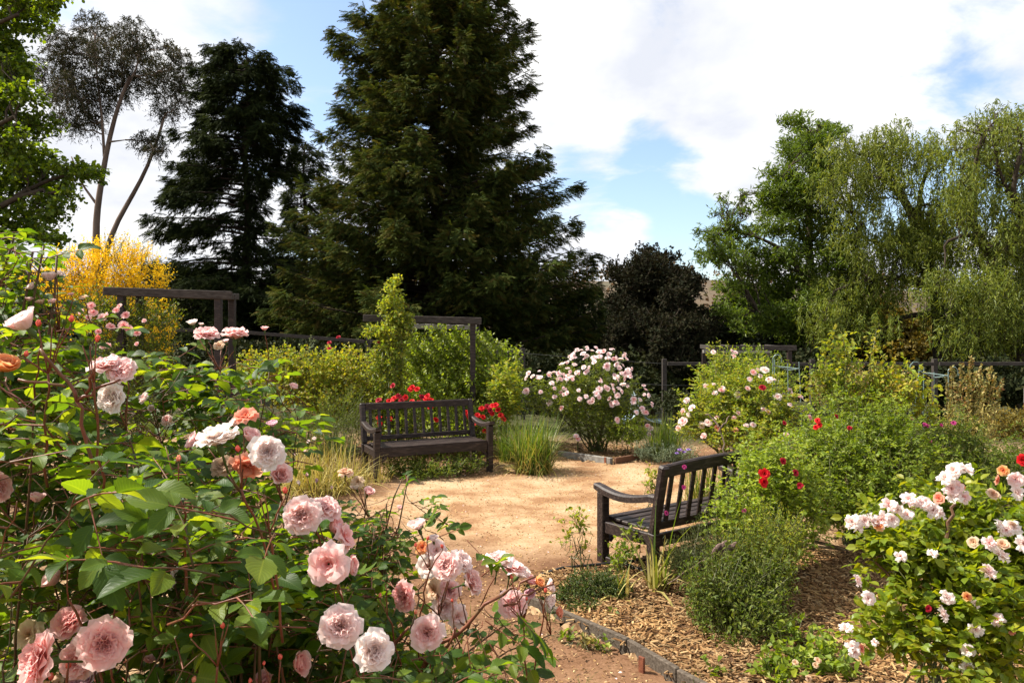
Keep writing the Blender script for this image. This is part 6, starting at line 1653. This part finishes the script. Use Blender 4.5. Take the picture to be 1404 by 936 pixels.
for k in range(10):
    e_ = P(rs.rg.uniform(0, 480), rs.rg.uniform(640, 860), rs.rg.uniform(1.5, 2.3))
    rs.cb.tube(cane_path(ancA(e_), e_, rs.rg, .3, 10, .015), np.linspace(.008, .003, 10), 6)
rs.build(rtA)

# E: tall back shoots at the left edge
rs = Rose(402); rtE = root_thing('tall sunlit rose shoots with cream buds rising at the left edge', (-1.75, 2.3, 0))
ancE = lambda c: np.array((-1.7 + .15 * rs.rg.normal(), 2.35 + .1 * rs.rg.normal(), .1))
set_flowers(rtE, rs, all_fl[4], ancE, 45)
fill(rs, [(-80, 320), (10, 318), (60, 335), (75, 375), (95, 430), (60, 500), (-80, 520)], 90, 1.95, 2.7, .045, .2, .05)
fill(rs, [(-80, 330), (20, 330), (50, 400), (120, 560), (200, 620), (-80, 640)], 60, 2.2, 3.0, .050, .26, .055)
for (x, y) in ((20, 322), (60, 338), (78, 350), (45, 345)):
    e_ = P(x, y, 2.3); rs.shoot(cane_path(ancE(e_), e_, rs.rg, .3, 10, .015), .007, .06, .042, .55)
rs.build(rtE)

# B: bush behind, with flat topped blooms
rs = Rose(403); rtB = root_thing('rose bush with two flat pale pink blooms in front of the left arbour', (-.95, 2.65, 0))
ancB = lambda c: np.array((-.95 + .12 * rs.rg.normal(), 2.65 + .1 * rs.rg.normal(), .1))
set_flowers(rtB, rs, all_fl[2], ancB, 60)
fill(rs, [(195, 520), (250, 480), (300, 475), (340, 485), (375, 500), (390, 540), (400, 600), (370, 680), (200, 640)], 62, 2.3, 2.9, .060, .25, .06)
fill(rs, [(230, 500), (360, 490), (380, 560), (390, 660), (220, 660)], 30, 2.7, 3.2, .060, .25, .06)
for (x, y, ax, s, n) in ((255, 505, (-.9, -.2, .1), .075, 3), (240, 505, (.7, -.4, .2), .08, 3), (330, 470, (.7, -.3, .4), .07, 3), (350, 475, (.8, -.2, .5), .06, 3), (340, 505, (.6, -.5, .3), .06, 3), (380, 520, (.5, -.5, .5), .055, 3), (395, 545, (.6, -.5, .3), .05, 3), (210, 520, (-.4, -.6, .2), .07, 3)):
    rs.compound(P(x, y, 2.3), ax, s, n, True)
rs.build(rtB)

# C: the low spray that arches over the dirt path
rs = Rose(404); rtC = root_thing('low arching spray of many blush and apricot blooms over the dirt path', (-.35, 2.15, 0))
ancC = lambda c: np.array((-.40 + .08 * rs.rg.normal(), 2.2 + .08 * rs.rg.normal(), .1))
ctr = P(640, 905, 1.95)
set_flowers(rtC, rs, all_fl[1], lambda c: np.array((-.40 + .05 * rs.rg.normal(), 2.1, .55)), 55)
set_buds(rtC, rs, BUDS_C, 1.85)
for a, b, r in (((560, 930), (690, 815), .006), ((690, 815), (735, 790), .004), ((590, 936), (625, 860), .005), ((500, 936), (560, 860), .005), ((575, 900), (640, 960), .004), ((690, 830), (760, 800), .0035)):
    rs.pb.tube(cane_path(P(*a, 1.95), P(*b, 1.95), rs.rg, .1, 7, .006), np.linspace(r, r * .7, 7), 6)
fill(rs, [(520, 850), (560, 880), (600, 880), (640, 830), (690, 850), (700, 880), (640, 936), (560, 990), (480, 990)], 46, 1.75, 2.2, .046, .16, .05)
fill(rs, [(500, 740), (530, 740), (560, 790), (540, 860), (490, 830)], 14, 1.9, 2.4, .045, .16, .05)
fill(rs, [(640, 790), (690, 790), (690, 830), (660, 850)], 7, 1.95, 2.2, .042, .1, .05)
for (x, y, ax, s, n) in ((690, 820, (.6, -.3, -.4), .06, 5), (665, 850, (.7, -.4, -.5), .06, 5), (655, 870, (.3, -.4, -.8), .062, 5), (660, 790, (.6, -.3, .3), .05, 3), (640, 870, (.0, -.4, -.8), .058, 5), (640, 740, (.5, -.4, -.3), .05, 3), (700, 835, (.7, -.2, -.6), .055, 5), (670, 880, (.6, -.4, -.6), .055, 5), (700, 780, (-.5, -.4, .3), .045, 3), (600, 880, (-.2, -.4, -.7), .055, 5)):
    rs.compound(P(x, y, 1.85), ax, s, n, False)
rs.build(rtC)

# D: upright shoots with small buds before the gravel
rs = Rose(405); rtD = root_thing('upright green rose shoots with pale buds standing before the far gravel edge', (-.55, 2.75, 0))
set_flowers(rtD, rs, all_fl[3], lambda c: np.array((-.55 + .08 * rs.rg.normal(), 2.75 + .08 * rs.rg.normal(), .1)), 50)
fill(rs, [(440, 690), (480, 675), (545, 660), (560, 700), (545, 760), (510, 790), (460, 760)], 46, 2.4, 3.0, .046, .2, .05, up=.9)
for (x, y) in ((552, 655), (560, 652), (530, 690), (500, 672), (520, 700)):
    e_ = P(x, y, 2.65); rs.shoot(cane_path(np.array((-.5 + .06 * rs.rg.normal(), 2.7, .2)), e_, rs.rg, .2, 10, .012), .005, .055, .042, .4)
rs.build(rtD)
